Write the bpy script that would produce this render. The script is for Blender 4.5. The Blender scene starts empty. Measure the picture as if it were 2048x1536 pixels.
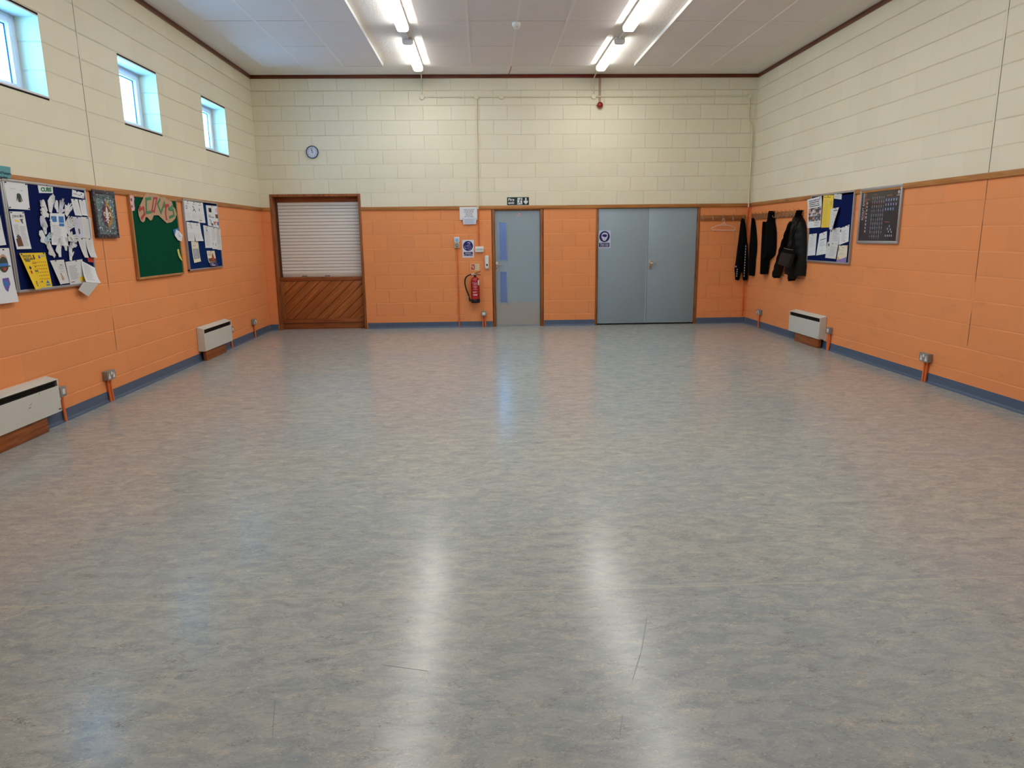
import bpy, bmesh, math, random
from mathutils import Vector, Matrix
random.seed(7)
scn = bpy.context.scene
COL = scn.collection
RW_ = 8.10            # room width in metres; left wall x=0, back wall y=0
CEIL = 4.02           # ceiling height
FRONT = -13.4         # wall behind the camera

# ------------------------------------------------------------------ colour + materials
def lin(c):
    c = c/255.0
    return c/12.92 if c <= 0.04045 else ((c+0.055)/1.055)**2.4
def C(r, g, b): return (lin(r), lin(g), lin(b), 1.0)

class NT:
    def __init__(self, m):
        m.use_nodes = True
        self.t = m.node_tree; self.t.nodes.clear()
    def n(self, kind, **kw):
        nd = self.t.nodes.new(kind)
        for k, v in kw.items():
            if k.startswith('i_'):
                nd.inputs[k[2:].replace('_', ' ')].default_value = v
            else: setattr(nd, k, v)
        return nd
    def l(self, a, b): self.t.links.new(a, b)
    def math(self, op, a, b=None, c=None, clamp=False):
        nd = self.t.nodes.new('ShaderNodeMath'); nd.operation = op; nd.use_clamp = clamp
        for i, x in enumerate((a, b, c)):
            if x is None: continue
            if isinstance(x, (int, float)): nd.inputs[i].default_value = x
            else: self.l(x, nd.inputs[i])
        return nd.outputs[0]
    def mix(self, f, a, b):
        nd = self.t.nodes.new('ShaderNodeMix'); nd.data_type = 'RGBA'
        for k, x in ((0, f), (6, a), (7, b)):
            if isinstance(x, (int, float, tuple)): nd.inputs[k].default_value = x
            else: self.l(x, nd.inputs[k])
        return nd.outputs[2]
    def ramp(self, f, lo, hi):
        nd = self.t.nodes.new('ShaderNodeMapRange'); nd.interpolation_type = 'SMOOTHSTEP'
        nd.inputs[1].default_value = lo; nd.inputs[2].default_value = hi
        self.l(f, nd.inputs[0]); return nd.outputs[0]
    def noise(self, vec, scale, detail=3, rough=.55, dist=0.0):
        nd = self.n('ShaderNodeTexNoise'); nd.inputs['Scale'].default_value = scale
        nd.inputs['Detail'].default_value = detail; nd.inputs['Roughness'].default_value = rough
        nd.inputs['Distortion'].default_value = dist
        if vec is not None: self.l(vec, nd.inputs['Vector'])
        return nd.outputs['Fac']
    def pos(self, scale=(1, 1, 1), loc=(0, 0, 0), rot=(0, 0, 0)):
        g = self.n('ShaderNodeNewGeometry'); mp = self.n('ShaderNodeMapping')
        mp.inputs['Scale'].default_value = scale; mp.inputs['Location'].default_value = loc
        mp.inputs['Rotation'].default_value = rot
        self.l(g.outputs['Position'], mp.inputs['Vector']); return mp.outputs['Vector']
    def out(self, col, rough=.5, metal=0.0, spec=.5, height=None, hd=.002, hs=1.0, emit=None, es=0, trans=0, sheen=0, coat=0):
        p = self.n('ShaderNodeBsdfPrincipled'); o = self.n('ShaderNodeOutputMaterial')
        def put(k, x):
            if isinstance(x, (int, float, tuple)): p.inputs[k].default_value = x
            else: self.l(x, p.inputs[k])
        put('Base Color', col); put('Roughness', rough); put('Metallic', metal); put('Specular IOR Level', spec)
        if coat: put('Coat Weight', coat)
        if sheen: put('Sheen Weight', sheen)
        if trans: put('Transmission Weight', trans)
        if emit is not None: put('Emission Color', emit); put('Emission Strength', es)
        if height is not None:
            b = self.n('ShaderNodeBump'); b.inputs['Strength'].default_value = hs; b.inputs['Distance'].default_value = hd
            self.l(height, b.inputs['Height']); self.l(b.outputs['Normal'], p.inputs['Normal'])
        self.l(p.outputs[0], o.inputs[0]); return p

MATS = {}
def pm(name, col, rough=.5, var=.05, scale=30, bump=0.0, metal=0.0, spec=.5, sheen=0, coat=0):
    """painted / plastic / paper material: base colour with a fine noise"""
    if name in MATS: return MATS[name]
    m = bpy.data.materials.new(name); t = NT(m)
    v = t.pos(); f = t.noise(v, scale, 4)
    lo = tuple(c*(1-var) for c in col[:3])+(1,); hi = tuple(min(1, c*(1+var)) for c in col[:3])+(1,)
    t.out(t.mix(f, lo, hi), rough, metal, spec, f if bump else None, bump or .001, sheen=sheen, coat=coat)
    MATS[name] = m; return m

def wood(name, dark, light, axis='x', rough=.4, scale=9):
    if name in MATS: return MATS[name]
    m = bpy.data.materials.new(name); t = NT(m)
    st = {'x': (.06, 1, 1), 'y': (1, .06, 1), 'z': (1, 1, .06)}[axis]
    v = t.pos(st); f = t.noise(v, scale*4, 5, .6, .6)
    g = t.noise(t.pos(tuple(min(1, a*3) for a in st)), scale*.5, 2)
    c = t.mix(t.ramp(f, .3, .7), dark, light)
    kn = t.n('ShaderNodeTexVoronoi'); kn.inputs['Scale'].default_value = 4.2
    t.l(t.pos(tuple(min(1, a*5) for a in st)), kn.inputs['Vector'])
    k = t.math('SUBTRACT', 1, t.ramp(kn.outputs['Distance'], .03, .1))
    c = t.mix(t.math('MULTIPLY', k, .6), c, tuple(x*.3 for x in dark[:3])+(1,))
    c = t.mix(t.math('MULTIPLY', t.ramp(g, .45, .75), .35), c, tuple(x*.75 for x in dark[:3])+(1,))
    t.out(c, rough, 0, .4, f, .0006)
    MATS[name] = m; return m

def wallmat(name, sel, vk, jy=None):
    """painted blockwork: cream over orange, recessed joints"""
    m = bpy.data.materials.new(name); t = NT(m)
    g = t.n('ShaderNodeNewGeometry'); sp = t.n('ShaderNodeSeparateXYZ'); t.l(g.outputs['Position'], sp.inputs[0])
    u = sp.outputs[sel]; z = sp.outputs['Z']
    wob = t.noise(g.outputs['Position'], 3.0, 2)
    zz = t.math('ADD', t.math('SUBTRACT', z, .204), t.math('MULTIPLY', t.math('SUBTRACT', wob, .5), .010))
    q = t.math('DIVIDE', zz, .2238)
    rd = t.math('MULTIPLY', t.math('ABSOLUTE', t.math('SUBTRACT', t.math('FRACT', t.math('ADD', q, .5)), .5)), .2238)
    sd_ = t.math('MULTIPLY', t.math('SUBTRACT', t.math('FRACT', t.math('ADD', q, .5)), .5), .2238)
    mrl = t.n('ShaderNodeMapRange'); mrl.inputs[1].default_value = -.008; mrl.inputs[2].default_value = .005; t.l(sd_, mrl.inputs[0])
    row = t.math('MULTIPLY', mrl.outputs[0], t.math('SUBTRACT', 1, t.ramp(sd_, .005, .0068)))   # weather-struck: slopes out to the bottom
    par = t.math('MULTIPLY', t.math('FRACT', t.math('MULTIPLY', t.math('FLOOR', q), .5)), .4485)   # half bond
    uu = t.math('ADD', t.math('ADD', u, par), t.math('MULTIPLY', t.math('SUBTRACT', wob, .5), .012))
    bx = t.math('DIVIDE', t.math('ADD', uu, {'X': .2243, 'Y': .1}[sel]), .4485)
    cd = t.math('MULTIPLY', t.math('ABSOLUTE', t.math('SUBTRACT', t.math('FRACT', bx), .5)), .4485)
    cj = t.math('SUBTRACT', 1, t.ramp(cd, .0025, .0065))
    fade = t.ramp(t.noise(g.outputs['Position'], 1.1, 1), .3, .6)
    rowm = t.math('MULTIPLY', row, t.math('ADD', .65, t.math('MULTIPLY', fade, .35)))
    colm = t.math('MULTIPLY', cj, t.math('MULTIPLY', vk, t.math('ADD', .55, t.math('MULTIPLY', fade, .45))))
    joint = t.math('MAXIMUM', rowm, colm)
    wn = t.n('ShaderNodeTexWhiteNoise'); wn.noise_dimensions = '2D'
    cv = t.n('ShaderNodeCombineXYZ'); t.l(t.math('FLOOR', t.math('ADD', bx, .5)), cv.inputs[0]); t.l(t.math('FLOOR', q), cv.inputs[1])
    t.l(cv.outputs[0], wn.inputs['Vector'])
    fine = t.noise(g.outputs['Position'], 160, 3, .7)
    big = t.noise(g.outputs['Position'], .8, 3)
    hgt = t.math('ADD', t.math('MULTIPLY', joint, -1.0), t.math('ADD', t.math('MULTIPLY', fine, .10), t.math('MULTIPLY', wn.outputs['Value'], .35)))
    cream = t.mix(big, CREAM_A, CREAM_B); orange = t.mix(big, ORANGE_A, ORANGE_B)
    c = t.mix(t.math('GREATER_THAN', z, 1.982), orange, cream)
    c = t.mix(t.math('MULTIPLY', wn.outputs['Value'], .07), c, (0.25, .2, .14, 1))
    if sel == 'Y' or True:
        scuff = t.math('MULTIPLY', t.ramp(t.noise(t.pos((1, 1, 3)), 2.2, 4, .7), .56, .78), t.math('MULTIPLY', t.math('LESS_THAN', z, 1.2), .16))
        c = t.mix(scuff, c, (.22, .13, .08, 1))
    spots = t.math('MULTIPLY', t.math('SUBTRACT', 1, t.ramp(t.n('ShaderNodeTexVoronoi', i_Scale=2.3).outputs['Distance'], .008, .016)), .0)
    crack = t.math('MULTIPLY', t.ramp(t.noise(g.outputs['Position'], 2.3, 3), .5, .72), t.math('SUBTRACT', 1, t.ramp(rd, .001, .004)))
    c = t.mix(t.math('MULTIPLY', crack, .28), c, (.06, .05, .03, 1))
    if jy is not None:
        d = t.math('ABSOLUTE', t.math('SUBTRACT', u, jy))
        on = t.math('GREATER_THAN', z, .45)
        bead = t.math('MULTIPLY', t.math('SUBTRACT', 1, t.ramp(d, .014, .022)), on)
        gap = t.math('MULTIPLY', t.math('MULTIPLY', t.math('LESS_THAN', t.math('ABSOLUTE', t.math('SUBTRACT', u, jy-.012)), .0045), on),
                     t.ramp(t.noise(t.pos((0, 0, 1)), 1.6, 2), .40, .5))
        hgt = t.math('ADD', t.math('MULTIPLY', hgt, t.math('SUBTRACT', 1, bead)), t.math('MULTIPLY', bead, .5))
        hgt = t.math('SUBTRACT', hgt, t.math('MULTIPLY', gap, 1.5))
        c = t.mix(t.math('MULTIPLY', gap, .85), c, (.03, .025, .02, 1))
    t.out(c, .55, 0, .35, hgt, .0085, 1.0)
    return m

CREAM_A, CREAM_B = C(232, 224, 196), C(240, 235, 212)
ORANGE_A, ORANGE_B = C(239, 150, 90), C(244, 157, 98)

# ------------------------------------------------------------------ geometry helpers
FR = {'B': lambda s, z, d: Vector((s, -d, z)), 'L': lambda s, z, d: Vector((d, s, z)), 'R': lambda s, z, d: Vector((RW_-d, s, z))}
SG = {'B': 1, 'L': 1, 'R': -1}

class MB:
    """collects shapes into ONE mesh"""
    def __init__(self): self.bm = bmesh.new()
    def _f(self, vs):
        try: return self.bm.faces.new(vs)
        except ValueError: return None
    def xbox(self, x0, x1, y0, y1, z0, z1):
        v = [self.bm.verts.new((x, y, z)) for x in (x0, x1) for y in (y0, y1) for z in (z0, z1)]
        for f in ((0, 1, 3, 2), (4, 6, 7, 5), (0, 4, 5, 1), (2, 3, 7, 6), (0, 2, 6, 4), (1, 5, 7, 3)): self._f([v[i] for i in f])
        return self
    def box(self, w, s0, s1, z0, z1, d0, d1):
        a, b = FR[w](s0, z0, d0), FR[w](s1, z1, d1)
        return self.xbox(min(a.x, b.x), max(a.x, b.x), min(a.y, b.y), max(a.y, b.y), min(a.z, b.z), max(a.z, b.z))
    def poly(self, w, pts, d0, d1, df=None):
        df = df or (lambda s, z: 0)
        F = FR[w]
        a = [self.bm.verts.new(F(s, z, d0+df(s, z))) for s, z in pts]
        b = [self.bm.verts.new(F(s, z, d1+df(s, z))) for s, z in pts]
        self._f(a); self._f(b[::-1])
        for i in range(len(pts)):
            j = (i+1) % len(pts); self._f([a[i], b[i], b[j], a[j]])
        return self
    def disc(self, w, s, z, r, d0, d1, n=28, rz=None):
        return self.poly(w, [(s+r*math.cos(2*math.pi*i/n), z+(rz or r)*math.sin(2*math.pi*i/n)) for i in range(n)], d0, d1)
    def ring(self, w, s, z, r0, r1, d0, d1, n=28):
        F = FR[w]; vs = []
        for i in range(n):
            c, q = math.cos(2*math.pi*i/n), math.sin(2*math.pi*i/n)
            vs.append([self.bm.verts.new(F(s+r*c, z+r*q, d)) for r, d in ((r0, d0), (r1, d0), (r1, d1), (r0, d1))])
        for i in range(n):
            A, B = vs[i], vs[(i+1) % n]
            for k in range(4): self._f([A[k], A[(k+1) % 4], B[(k+1) % 4], B[k]])
        return self
    def stroke(self, w, pts, wd, d0, d1, closed=False):
        n = len(pts)
        for i in range(n if closed else n-1):
            d1 += .00012
            a, b = Vector(pts[i]), Vector(pts[(i+1) % n]); t = (b-a)
            if t.length < 1e-6: continue
            t.normalize(); q = Vector((-t.y, t.x))*wd/2; e = t*wd*.45
            self.poly(w, [tuple(a-e+q), tuple(b+e+q), tuple(b+e-q), tuple(a-e-q)], d0, d1)
        return self
    def tube(self, pts, r, n=10):
        pts = [Vector(p) for p in pts]; rings = []
        up = None
        for i, p in enumerate(pts):
            if i == 0: t = pts[1]-p
            elif i == len(pts)-1: t = p-pts[i-1]
            else: t = (pts[i+1]-p).normalized()+(p-pts[i-1]).normalized()
            t.normalize()
            if up is None:
                up = Vector((0, 0, 1)) if abs(t.z) < .9 else Vector((1, 0, 0))
            x = t.cross(up)
            if x.length < 1e-4: x = t.cross(Vector((0, 1, .1)))
            x.normalize(); y = x.cross(t).normalized(); up = y
            rr = r[i] if isinstance(r, (list, tuple)) else r
            rings.append([self.bm.verts.new(p+x*rr*math.cos(2*math.pi*k/n)+y*rr*math.sin(2*math.pi*k/n)) for k in range(n)])
        for a, b in zip(rings, rings[1:]):
            for k in range(n): self._f([a[k], a[(k+1) % n], b[(k+1) % n], b[k]])
        self._f(rings[0][::-1]); self._f(rings[-1]); return self
    def lathe(self, o, ax, prof, n=28):
        o = Vector(o); ax = Vector(ax).normalized()
        x = ax.orthogonal().normalized(); y = ax.cross(x); rings = []
        for r, h in prof:
            rings.append([self.bm.verts.new(o+ax*h+(x*math.cos(2*math.pi*k/n)+y*math.sin(2*math.pi*k/n))*max(r, 1e-5)) for k in range(n)])
        for a, b in zip(rings, rings[1:]):
            for k in range(n): self._f([a[k], a[(k+1) % n], b[(k+1) % n], b[k]])
        self._f(rings[0][::-1]); self._f(rings[-1]); return self
    def loft(self, rows):
        R = [[self.bm.verts.new(p) for p in r] for r in rows]; n = len(R[0])
        for a, b in zip(R, R[1:]):
            for k in range(n): self._f([a[k], a[(k+1) % n], b[(k+1) % n], b[k]])
        self._f(R[0][::-1]); self._f(R[-1]); return self
    def patch(self, P, nu, nv, th):
        """P(u,v)->Vector; two-sided thin patch"""
        A = [[P(i/nu, j/nv, 0) for i in range(nu+1)] for j in range(nv+1)]
        B = [[P(i/nu, j/nv, th) for i in range(nu+1)] for j in range(nv+1)]
        A = [[self.bm.verts.new(p) for p in r] for r in A]; B = [[self.bm.verts.new(p) for p in r] for r in B]
        for j in range(nv):
            for i in range(nu):
                self._f([A[j][i], A[j][i+1], A[j+1][i+1], A[j+1][i]])
                self._f([B[j][i], B[j+1][i], B[j+1][i+1], B[j][i+1]])
        for j in range(nv):
            for i in (0, nu): self._f([A[j][i], A[j+1][i], B[j+1][i], B[j][i]])
        for i in range(nu):
            for j in (0, nv): self._f([A[j][i], B[j][i], B[j][i+1], A[j][i+1]])
        return self
    def text(self, w, s, txt, z, size, d, align='CENTER', rot=0, bold=0.0, warp=None, sx=1.0):
        cu = bpy.data.curves.new('t', 'FONT'); cu.body = txt; cu.size = size; cu.align_x = align; cu.align_y = 'CENTER'
        cu.extrude = .0003; cu.offset = bold*size; cu.resolution_u = 3
        ob = bpy.data.objects.new('t', cu); COL.objects.link(ob)
        dg = bpy.context.evaluated_depsgraph_get()
        me = bpy.data.meshes.new_from_object(ob.evaluated_get(dg))
        co, si = math.cos(rot), math.sin(rot)
        vs = []
        for v in me.vertices:
            a, b = v.co.x*sx, v.co.y
            a, b = a*co-b*si, a*si+b*co
            p = warp(a, b, v.co.z) if warp else FR[w](s+SG[w]*a, z+b, d+v.co.z)
            vs.append(self.bm.verts.new(p))
        for f in me.polygons: self._f([vs[i] for i in f.vertices])
        bpy.data.objects.remove(ob); bpy.data.curves.remove(cu); bpy.data.meshes.remove(me)
        return self
    def build(self, name, m, parent=None, bevel=0, smooth=True, seg=2):
        bm = self.bm
        bmesh.ops.recalc_face_normals(bm, faces=bm.faces)
        if bevel:
            es = [e for e in bm.edges if len(e.link_faces) == 2 and e.calc_face_angle(0) > .6]
            bmesh.ops.bevel(bm, geom=es, offset=bevel, segments=seg, profile=.5, affect='EDGES', clamp_overlap=True)
        if parent is not None: org = Vector(parent['org'])
        else:
            lo = [min(v.co[i] for v in bm.verts) for i in range(3)]; hi = [max(v.co[i] for v in bm.verts) for i in range(3)]
            org = Vector(((lo[0]+hi[0])/2, (lo[1]+hi[1])/2, lo[2]))
        bmesh.ops.translate(bm, verts=bm.verts, vec=-org)
        me = bpy.data.meshes.new(name); bm.to_mesh(me); bm.free()
        me.materials.append(m)
        if smooth:
            me.polygons.foreach_set('use_smooth', [True]*len(me.polygons))
            me.set_sharp_from_angle(angle=math.radians(38))
        o = bpy.data.objects.new(name, me); COL.objects.link(o)
        if parent is not None: o.parent = parent
        else: o.location = org
        ORG[o.name] = org
        o['org'] = list(org)
        return o
ORG = {}
def thing(name, label, cat, loc, group=None, kind=None):
    o = bpy.data.objects.new(name, None); COL.objects.link(o); o.location = loc; o.empty_display_size = .05
    o['org'] = list(loc); return tag(o, label, cat, group, kind)
def tag(o, label, cat, group=None, kind=None):
    o['label'] = label; o['category'] = cat
    if group: o['group'] = group
    if kind: o['kind'] = kind
    return o
def struct(o, label, cat): return tag(o, label, cat, None, 'structure')

# common materials
M = {}
M['white_plastic'] = pm('white_plastic', C(226, 228, 226), .35, .03)
M['grey_box'] = pm('grey_box_metal', C(142, 136, 130), .45, .08, 60)
M['white_metal'] = pm('white_metal', C(232, 233, 230), .4, .03)
M['cream_pipe'] = pm('cream_pipe_paint', C(226, 220, 192), .45, .03)
M['orange_pipe'] = pm('orange_pipe_paint', C(226, 116, 58), .45, .1, 40)
M['black'] = pm('black_plastic', C(18, 18, 19), .4, .1)
M['red_cable'] = pm('red_cable', C(150, 32, 28), .45, .08)
M['paper'] = pm('white_paper', C(226, 230, 234), .7, .03, 15)
M['paper2'] = pm('grey_white_paper', C(214, 216, 216), .7, .03, 15)
M['cream_paper'] = pm('cream_paper', C(228, 222, 196), .7, .03, 15)
M['lilac_paper'] = pm('pale_lilac_paper', C(206, 206, 222), .7, .03, 15)
M['yellow'] = pm('yellow_paper', C(244, 206, 30), .6, .04, 15)
M['ink'] = pm('grey_ink', C(160, 164, 172), .7, .2, 200)
M['dark_ink'] = pm('dark_ink', C(80, 82, 88), .7, .2, 200)
M['blue_ink'] = pm('blue_ink', C(52, 120, 190), .7, .12, 60)
M['purple_ink'] = pm('purple_ink', C(110, 90, 170), .7, .1)
M['orange_ink'] = pm('orange_ink', C(196, 98, 40), .7, .3, 120)
M['red_ink'] = pm('red_ink', C(186, 52, 44), .7, .12)
M['green_ink'] = pm('green_ink', C(30, 116, 66), .7, .15, 90)
M['teal_ink'] = pm('teal_ink', C(40, 140, 140), .7, .3, 120)
M['brown_ink'] = pm('brown_ink', C(104, 66, 40), .7, .3, 90)
M['navy_ink'] = pm('navy_ink', C(24, 30, 104), .5, .1)
M['white_ink'] = pm('white_ink', C(228, 230, 240), .55, .04)
M['pink'] = pm('pink_card', C(228, 180, 186), .7, .05)
M['kraft'] = pm('kraft_card', C(190, 156, 124), .8, .1, 25)
M['alu'] = pm('aluminium', C(176, 178, 182), .38, .04, 60, 0, .55)
M['blue_felt'] = pm('dark_blue_felt', C(10, 26, 80), .95, .15, 300, .0006, 0, .1)
M['blue_felt2'] = pm('mid_blue_felt', C(8, 42, 98), .95, .15, 300, .0006, 0, .1)
M['green_felt'] = pm('green_felt', C(0, 74, 52), .95, .12, 300, .0006, 0, .1)
M['door_grey'] = pm('grey_blue_door_paint', C(150, 168, 178), .38, .04, 3)
M['kick'] = pm('grey_kick_plate', C(166, 164, 158), .4, .04, 6)
M['chrome'] = pm('satin_metal', C(196, 190, 182), .3, .05, 40, 0, .8)
M['steel'] = pm('bright_steel', C(200, 202, 204), .22, .04, 40, 0, 1)
M['gap'] = pm('dark_gap', C(12, 10, 9), .9, .1)
M['pin'] = pm('dark_pin', C(60, 62, 60), .4, .1)
WD_RAIL_X = wood('rail_pine_x', C(162, 102, 48), C(196, 136, 74), 'x')
WD_RAIL_Y = wood('rail_pine_y', C(162, 102, 48), C(196, 136, 74), 'y')
WD_DARK_X = wood('dark_varnish_x', C(128, 64, 32), C(166, 96, 52), 'x')
WD_DARK_Y = wood('dark_varnish_y', C(128, 64, 32), C(166, 96, 52), 'y')
WD_DARK_Z = wood('dark_varnish_z', C(124, 68, 34), C(170, 104, 54), 'z')
WD_CEIL_X = wood('ceiling_trim_x', C(88, 40, 22), C(122, 62, 36), 'x')
WD_CEIL_Y = wood('ceiling_trim_y', C(88, 40, 22), C(122, 62, 36), 'y')
LAMP, LAMP_COL = 10.5, (1.0, .985, .945, 1)
SKY, SKY_COL = 7.5, (.15, .56, 1.0, 1)
EXPO = 1.62
# ------------------------------------------------------------------ the room shell
def wall_panel(mb, w, s0, s1, z0, z1, holes, th):
    """solid wall with rectangular openings, built as blocks around the holes"""
    ss = sorted({s0, s1, *[h[0] for h in holes], *[h[1] for h in holes]})
    zs = sorted({z0, z1, *[h[2] for h in holes], *[h[3] for h in holes]})
    F = FR[w]; bm = mb.bm; cache = {}
    def V(s, z, d):
        k = (round(s, 4), round(z, 4), d)
        if k not in cache: cache[k] = bm.verts.new(F(s, z, d))
        return cache[k]
    def inside(i, j):
        if i < 0 or j < 0 or i >= len(ss)-1 or j >= len(zs)-1: return False
        cs, cz = (ss[i]+ss[i+1])/2, (zs[j]+zs[j+1])/2
        return not any(h[0] < cs < h[1] and h[2] < cz < h[3] for h in holes)
    for i in range(len(ss)-1):
        for j in range(len(zs)-1):
            if not inside(i, j): continue
            a, b, c, d = ss[i], ss[i+1], zs[j], zs[j+1]
            mb._f([V(a, c, 0), V(b, c, 0), V(b, d, 0), V(a, d, 0)]); mb._f([V(a, c, -th), V(a, d, -th), V(b, d, -th), V(b, c, -th)])
            if not inside(i-1, j): mb._f([V(a, c, 0), V(a, d, 0), V(a, d, -th), V(a, c, -th)])
            if not inside(i+1, j): mb._f([V(b, c, 0), V(b, c, -th), V(b, d, -th), V(b, d, 0)])
            if not inside(i, j-1): mb._f([V(a, c, 0), V(a, c, -th), V(b, c, -th), V(b, c, 0)])
            if not inside(i, j+1): mb._f([V(a, d, 0), V(b, d, 0), V(b, d, -th), V(a, d, -th)])
    return mb

WIN = [(-6.375, -5.53), (-4.255, -3.41), (-2.125, -1.275)]
WZ0, WZ1 = 2.655, 3.330
TOP = CEIL+.02
mwB = wallmat('painted_blockwork_back', 'X', .55)
mwL = wallmat('painted_blockwork_left', 'Y', .07, -4.955)
mwR = wallmat('painted_blockwork_right', 'Y', .07, -5.60)
struct(wall_panel(MB(), 'B', 0, RW_, 0, TOP, [(.16, 1.62, 0, 2.205), (3.75, 4.617, 0, 1.95), (5.49, 7.24, 0, 1.95)], .32).build('wall_back', mwB, smooth=False),
       'far end wall of blockwork, cream above and orange below the timber rail', 'wall')
struct(wall_panel(MB(), 'L', FRONT, 0, 0, TOP, [(a, b, WZ0, WZ1) for a, b in WIN], .34).build('wall_left', mwL, smooth=False),
       'left wall of cream and orange blockwork with three small high windows', 'wall')
struct(wall_panel(MB(), 'R', FRONT, 0, 0, TOP, [], .3).build('wall_right', mwR, smooth=False),
       'right wall of cream and orange blockwork without windows', 'wall')
mwF = wallmat('painted_blockwork_front', 'X', 1.0)
struct(MB().xbox(0, RW_, FRONT-.3, FRONT, 0, TOP).build('wall_front', mwF, smooth=False), 'wall behind the viewpoint in cream and orange blockwork', 'wall')

# marbled linoleum
def floor_mat():
    m = bpy.data.materials.new('marbled_linoleum'); t = NT(m)
    R = (0, 0, math.radians(5))
    a = t.noise(t.pos((.5, 1, 1), rot=R), 15, 8, .70, .8)
    b = t.noise(t.pos((.42, 1, 1), (3, 7, 0), R), 18, 7, .70, .8)
    c3 = t.noise(t.pos((.45, 1, 1), (9, 2, 0), R), 15, 7, .72, 1.0)
    fine = t.noise(t.pos((.55, 1, 1), (1, 1, 0), R), 150, 4, .75, 1.6)
    big = t.noise(t.pos((.4, 1, 1)), .9, 3)
    col = t.mix(t.ramp(a, .3, .7), C(148, 156, 157), C(177, 180, 175))
    col = t.mix(t.math('MULTIPLY', t.ramp(big, .4, .65), .25), col, C(146, 162, 176))
    beige = t.math('MULTIPLY', t.ramp(b, .50, .66), t.ramp(fine, .46, .56))
    col = t.mix(t.math('MULTIPLY', beige, .6), col, C(214, 204, 180))
    brown = t.math('MULTIPLY', t.ramp(c3, .52, .68), t.ramp(fine, .50, .58))
    col = t.mix(t.math('MULTIPLY', brown, .75), col, C(100, 84, 74))
    fl = t.noise(t.pos((.55, 1, 1), (5, 5, 0), R), 110, 3, .6, 1.0)
    col = t.mix(t.math('MULTIPLY', t.ramp(fl, .58, .68), .40), col, C(206, 207, 202))
    dk = t.noise(t.pos((.5, 1, 1), (15, 3, 0), R), 130, 3, .6, 1.2)
    col = t.mix(t.math('MULTIPLY', t.ramp(dk, .60, .68), .45), col, C(118, 118, 118))
    g = t.n('ShaderNodeNewGeometry'); sp = t.n('ShaderNodeSeparateXYZ'); t.l(g.outputs['Position'], sp.inputs[0])
    for y0 in (-1.83, -5.46, -9.14):
        d = t.math('ABSOLUTE', t.math('SUBTRACT', sp.outputs['Y'], y0))
        s = t.math('SUBTRACT', 1, t.ramp(d, .0012, .0035))
        col = t.mix(t.math('MULTIPLY', s, .6 if y0 != -5.46 else 0.15), col, C(200, 196, 168))
    rn = t.noise(t.pos((.4, 1, 1)), 14, 4)
    rough = t.math('ADD', FLOOR_ROUGH, t.math('MULTIPLY', rn, .07))
    hh = t.noise(t.pos((1, 1, 1)), 40, 3)
    t.out(col, rough, 0, FLOOR_SPEC, hh, .0003, .25)
    return m
FLOOR_ROUGH, FLOOR_SPEC = .18, .32
fl = struct(MB().xbox(-.3, RW_+.3, FRONT-.3, .3, -.1, 0).build('floor', floor_mat(), smooth=False), 'grey marbled linoleum floor of the empty hall', 'floor')
sc = MB()
for pts in (((3.214, -9.642), (3.378, -9.687)), ((2.883, -9.818), (2.924, -9.988)), ((4.236, -9.363), (4.16, -9.60), (4.088, -9.779)), ((4.019, -9.956), (3.993, -10.047))):
    for p, q in zip(pts, pts[1:]):
        p, q = Vector(p), Vector(q); n = (q-p).normalized(); n = Vector((-n.y, n.x))*.0009
        vs = [sc.bm.verts.new((k.x, k.y, zz)) for zz in (-.0002, .0004) for k in (p+n, q+n, q-n, p-n)]
        for f in ((0, 1, 2, 3), (4, 7, 6, 5), (0, 4, 5, 1), (1, 5, 6, 2), (2, 6, 7, 3), (3, 7, 4, 0)): sc._f([vs[i] for i in f])
so = sc.build('scuff_mark', pm('scuff', C(112, 122, 126), .5), fl, smooth=False)

# ceiling: textured board with lowered tile fields
def artex():
    m = bpy.data.materials.new('textured_ceiling'); t = NT(m)
    f = t.noise(t.pos((1, .35, 1)), 26, 4, .6, 1.5)
    t.out(t.mix(t.noise(t.pos(), 2, 2), C(234, 229, 222), C(240, 236, 230)), .8, 0, .2, f, .006, .7); return m
ce = struct(MB().xbox(-.3, RW_+.3, FRONT-.3, .3, CEIL, CEIL+.15).build('ceiling', artex(), smooth=False), 'pale ceiling with lowered tile fields and two lighting channels', 'ceiling')
mt = pm('ceiling_tile_board', C(234, 227, 223), .85, .03, 6, .0006, 0, .15)
mstrip = pm('tile_cover_strip', C(238, 232, 228), .7, .02)
TZ = CEIL-.04
YS = [-.745-1.115*i for i in range(12)]
for x0, x1, n in ((.43, 2.18, 3), (2.885, 5.235, 4), (5.92, 7.665, 3)):
    tb = MB(); st = MB(); pw = (x1-x0)/n
    for i in range(n):
        for y1, y0 in zip(YS, YS[1:]):
            if y0 < FRONT: continue
            jz = random.uniform(-.0015, .0015)
            tb.xbox(x0+i*pw+.0015, x0+(i+1)*pw-.0015, y0+.005, y1-.005, TZ+jz, CEIL+.001)
    tb.build('tile_field', mt, ce, smooth=False)
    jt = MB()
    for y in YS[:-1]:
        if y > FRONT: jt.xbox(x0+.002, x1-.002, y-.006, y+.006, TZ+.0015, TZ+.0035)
    jt.build('tile_joint', pm('tile_joint_shade', C(128, 118, 110), .9), ce, smooth=False)  # dark strips put in for the shaded gaps between tile rows
    for i in range(1, n): st.xbox(x0+i*pw-.013, x0+i*pw+.013, max(YS[-1], FRONT)+.05, YS[0], TZ-.004, TZ+.002)
    st.build('cover_strip', mstrip, ce, smooth=False)
mk = pm('white_edge_trim', C(232, 234, 232), .4, .02)
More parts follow.
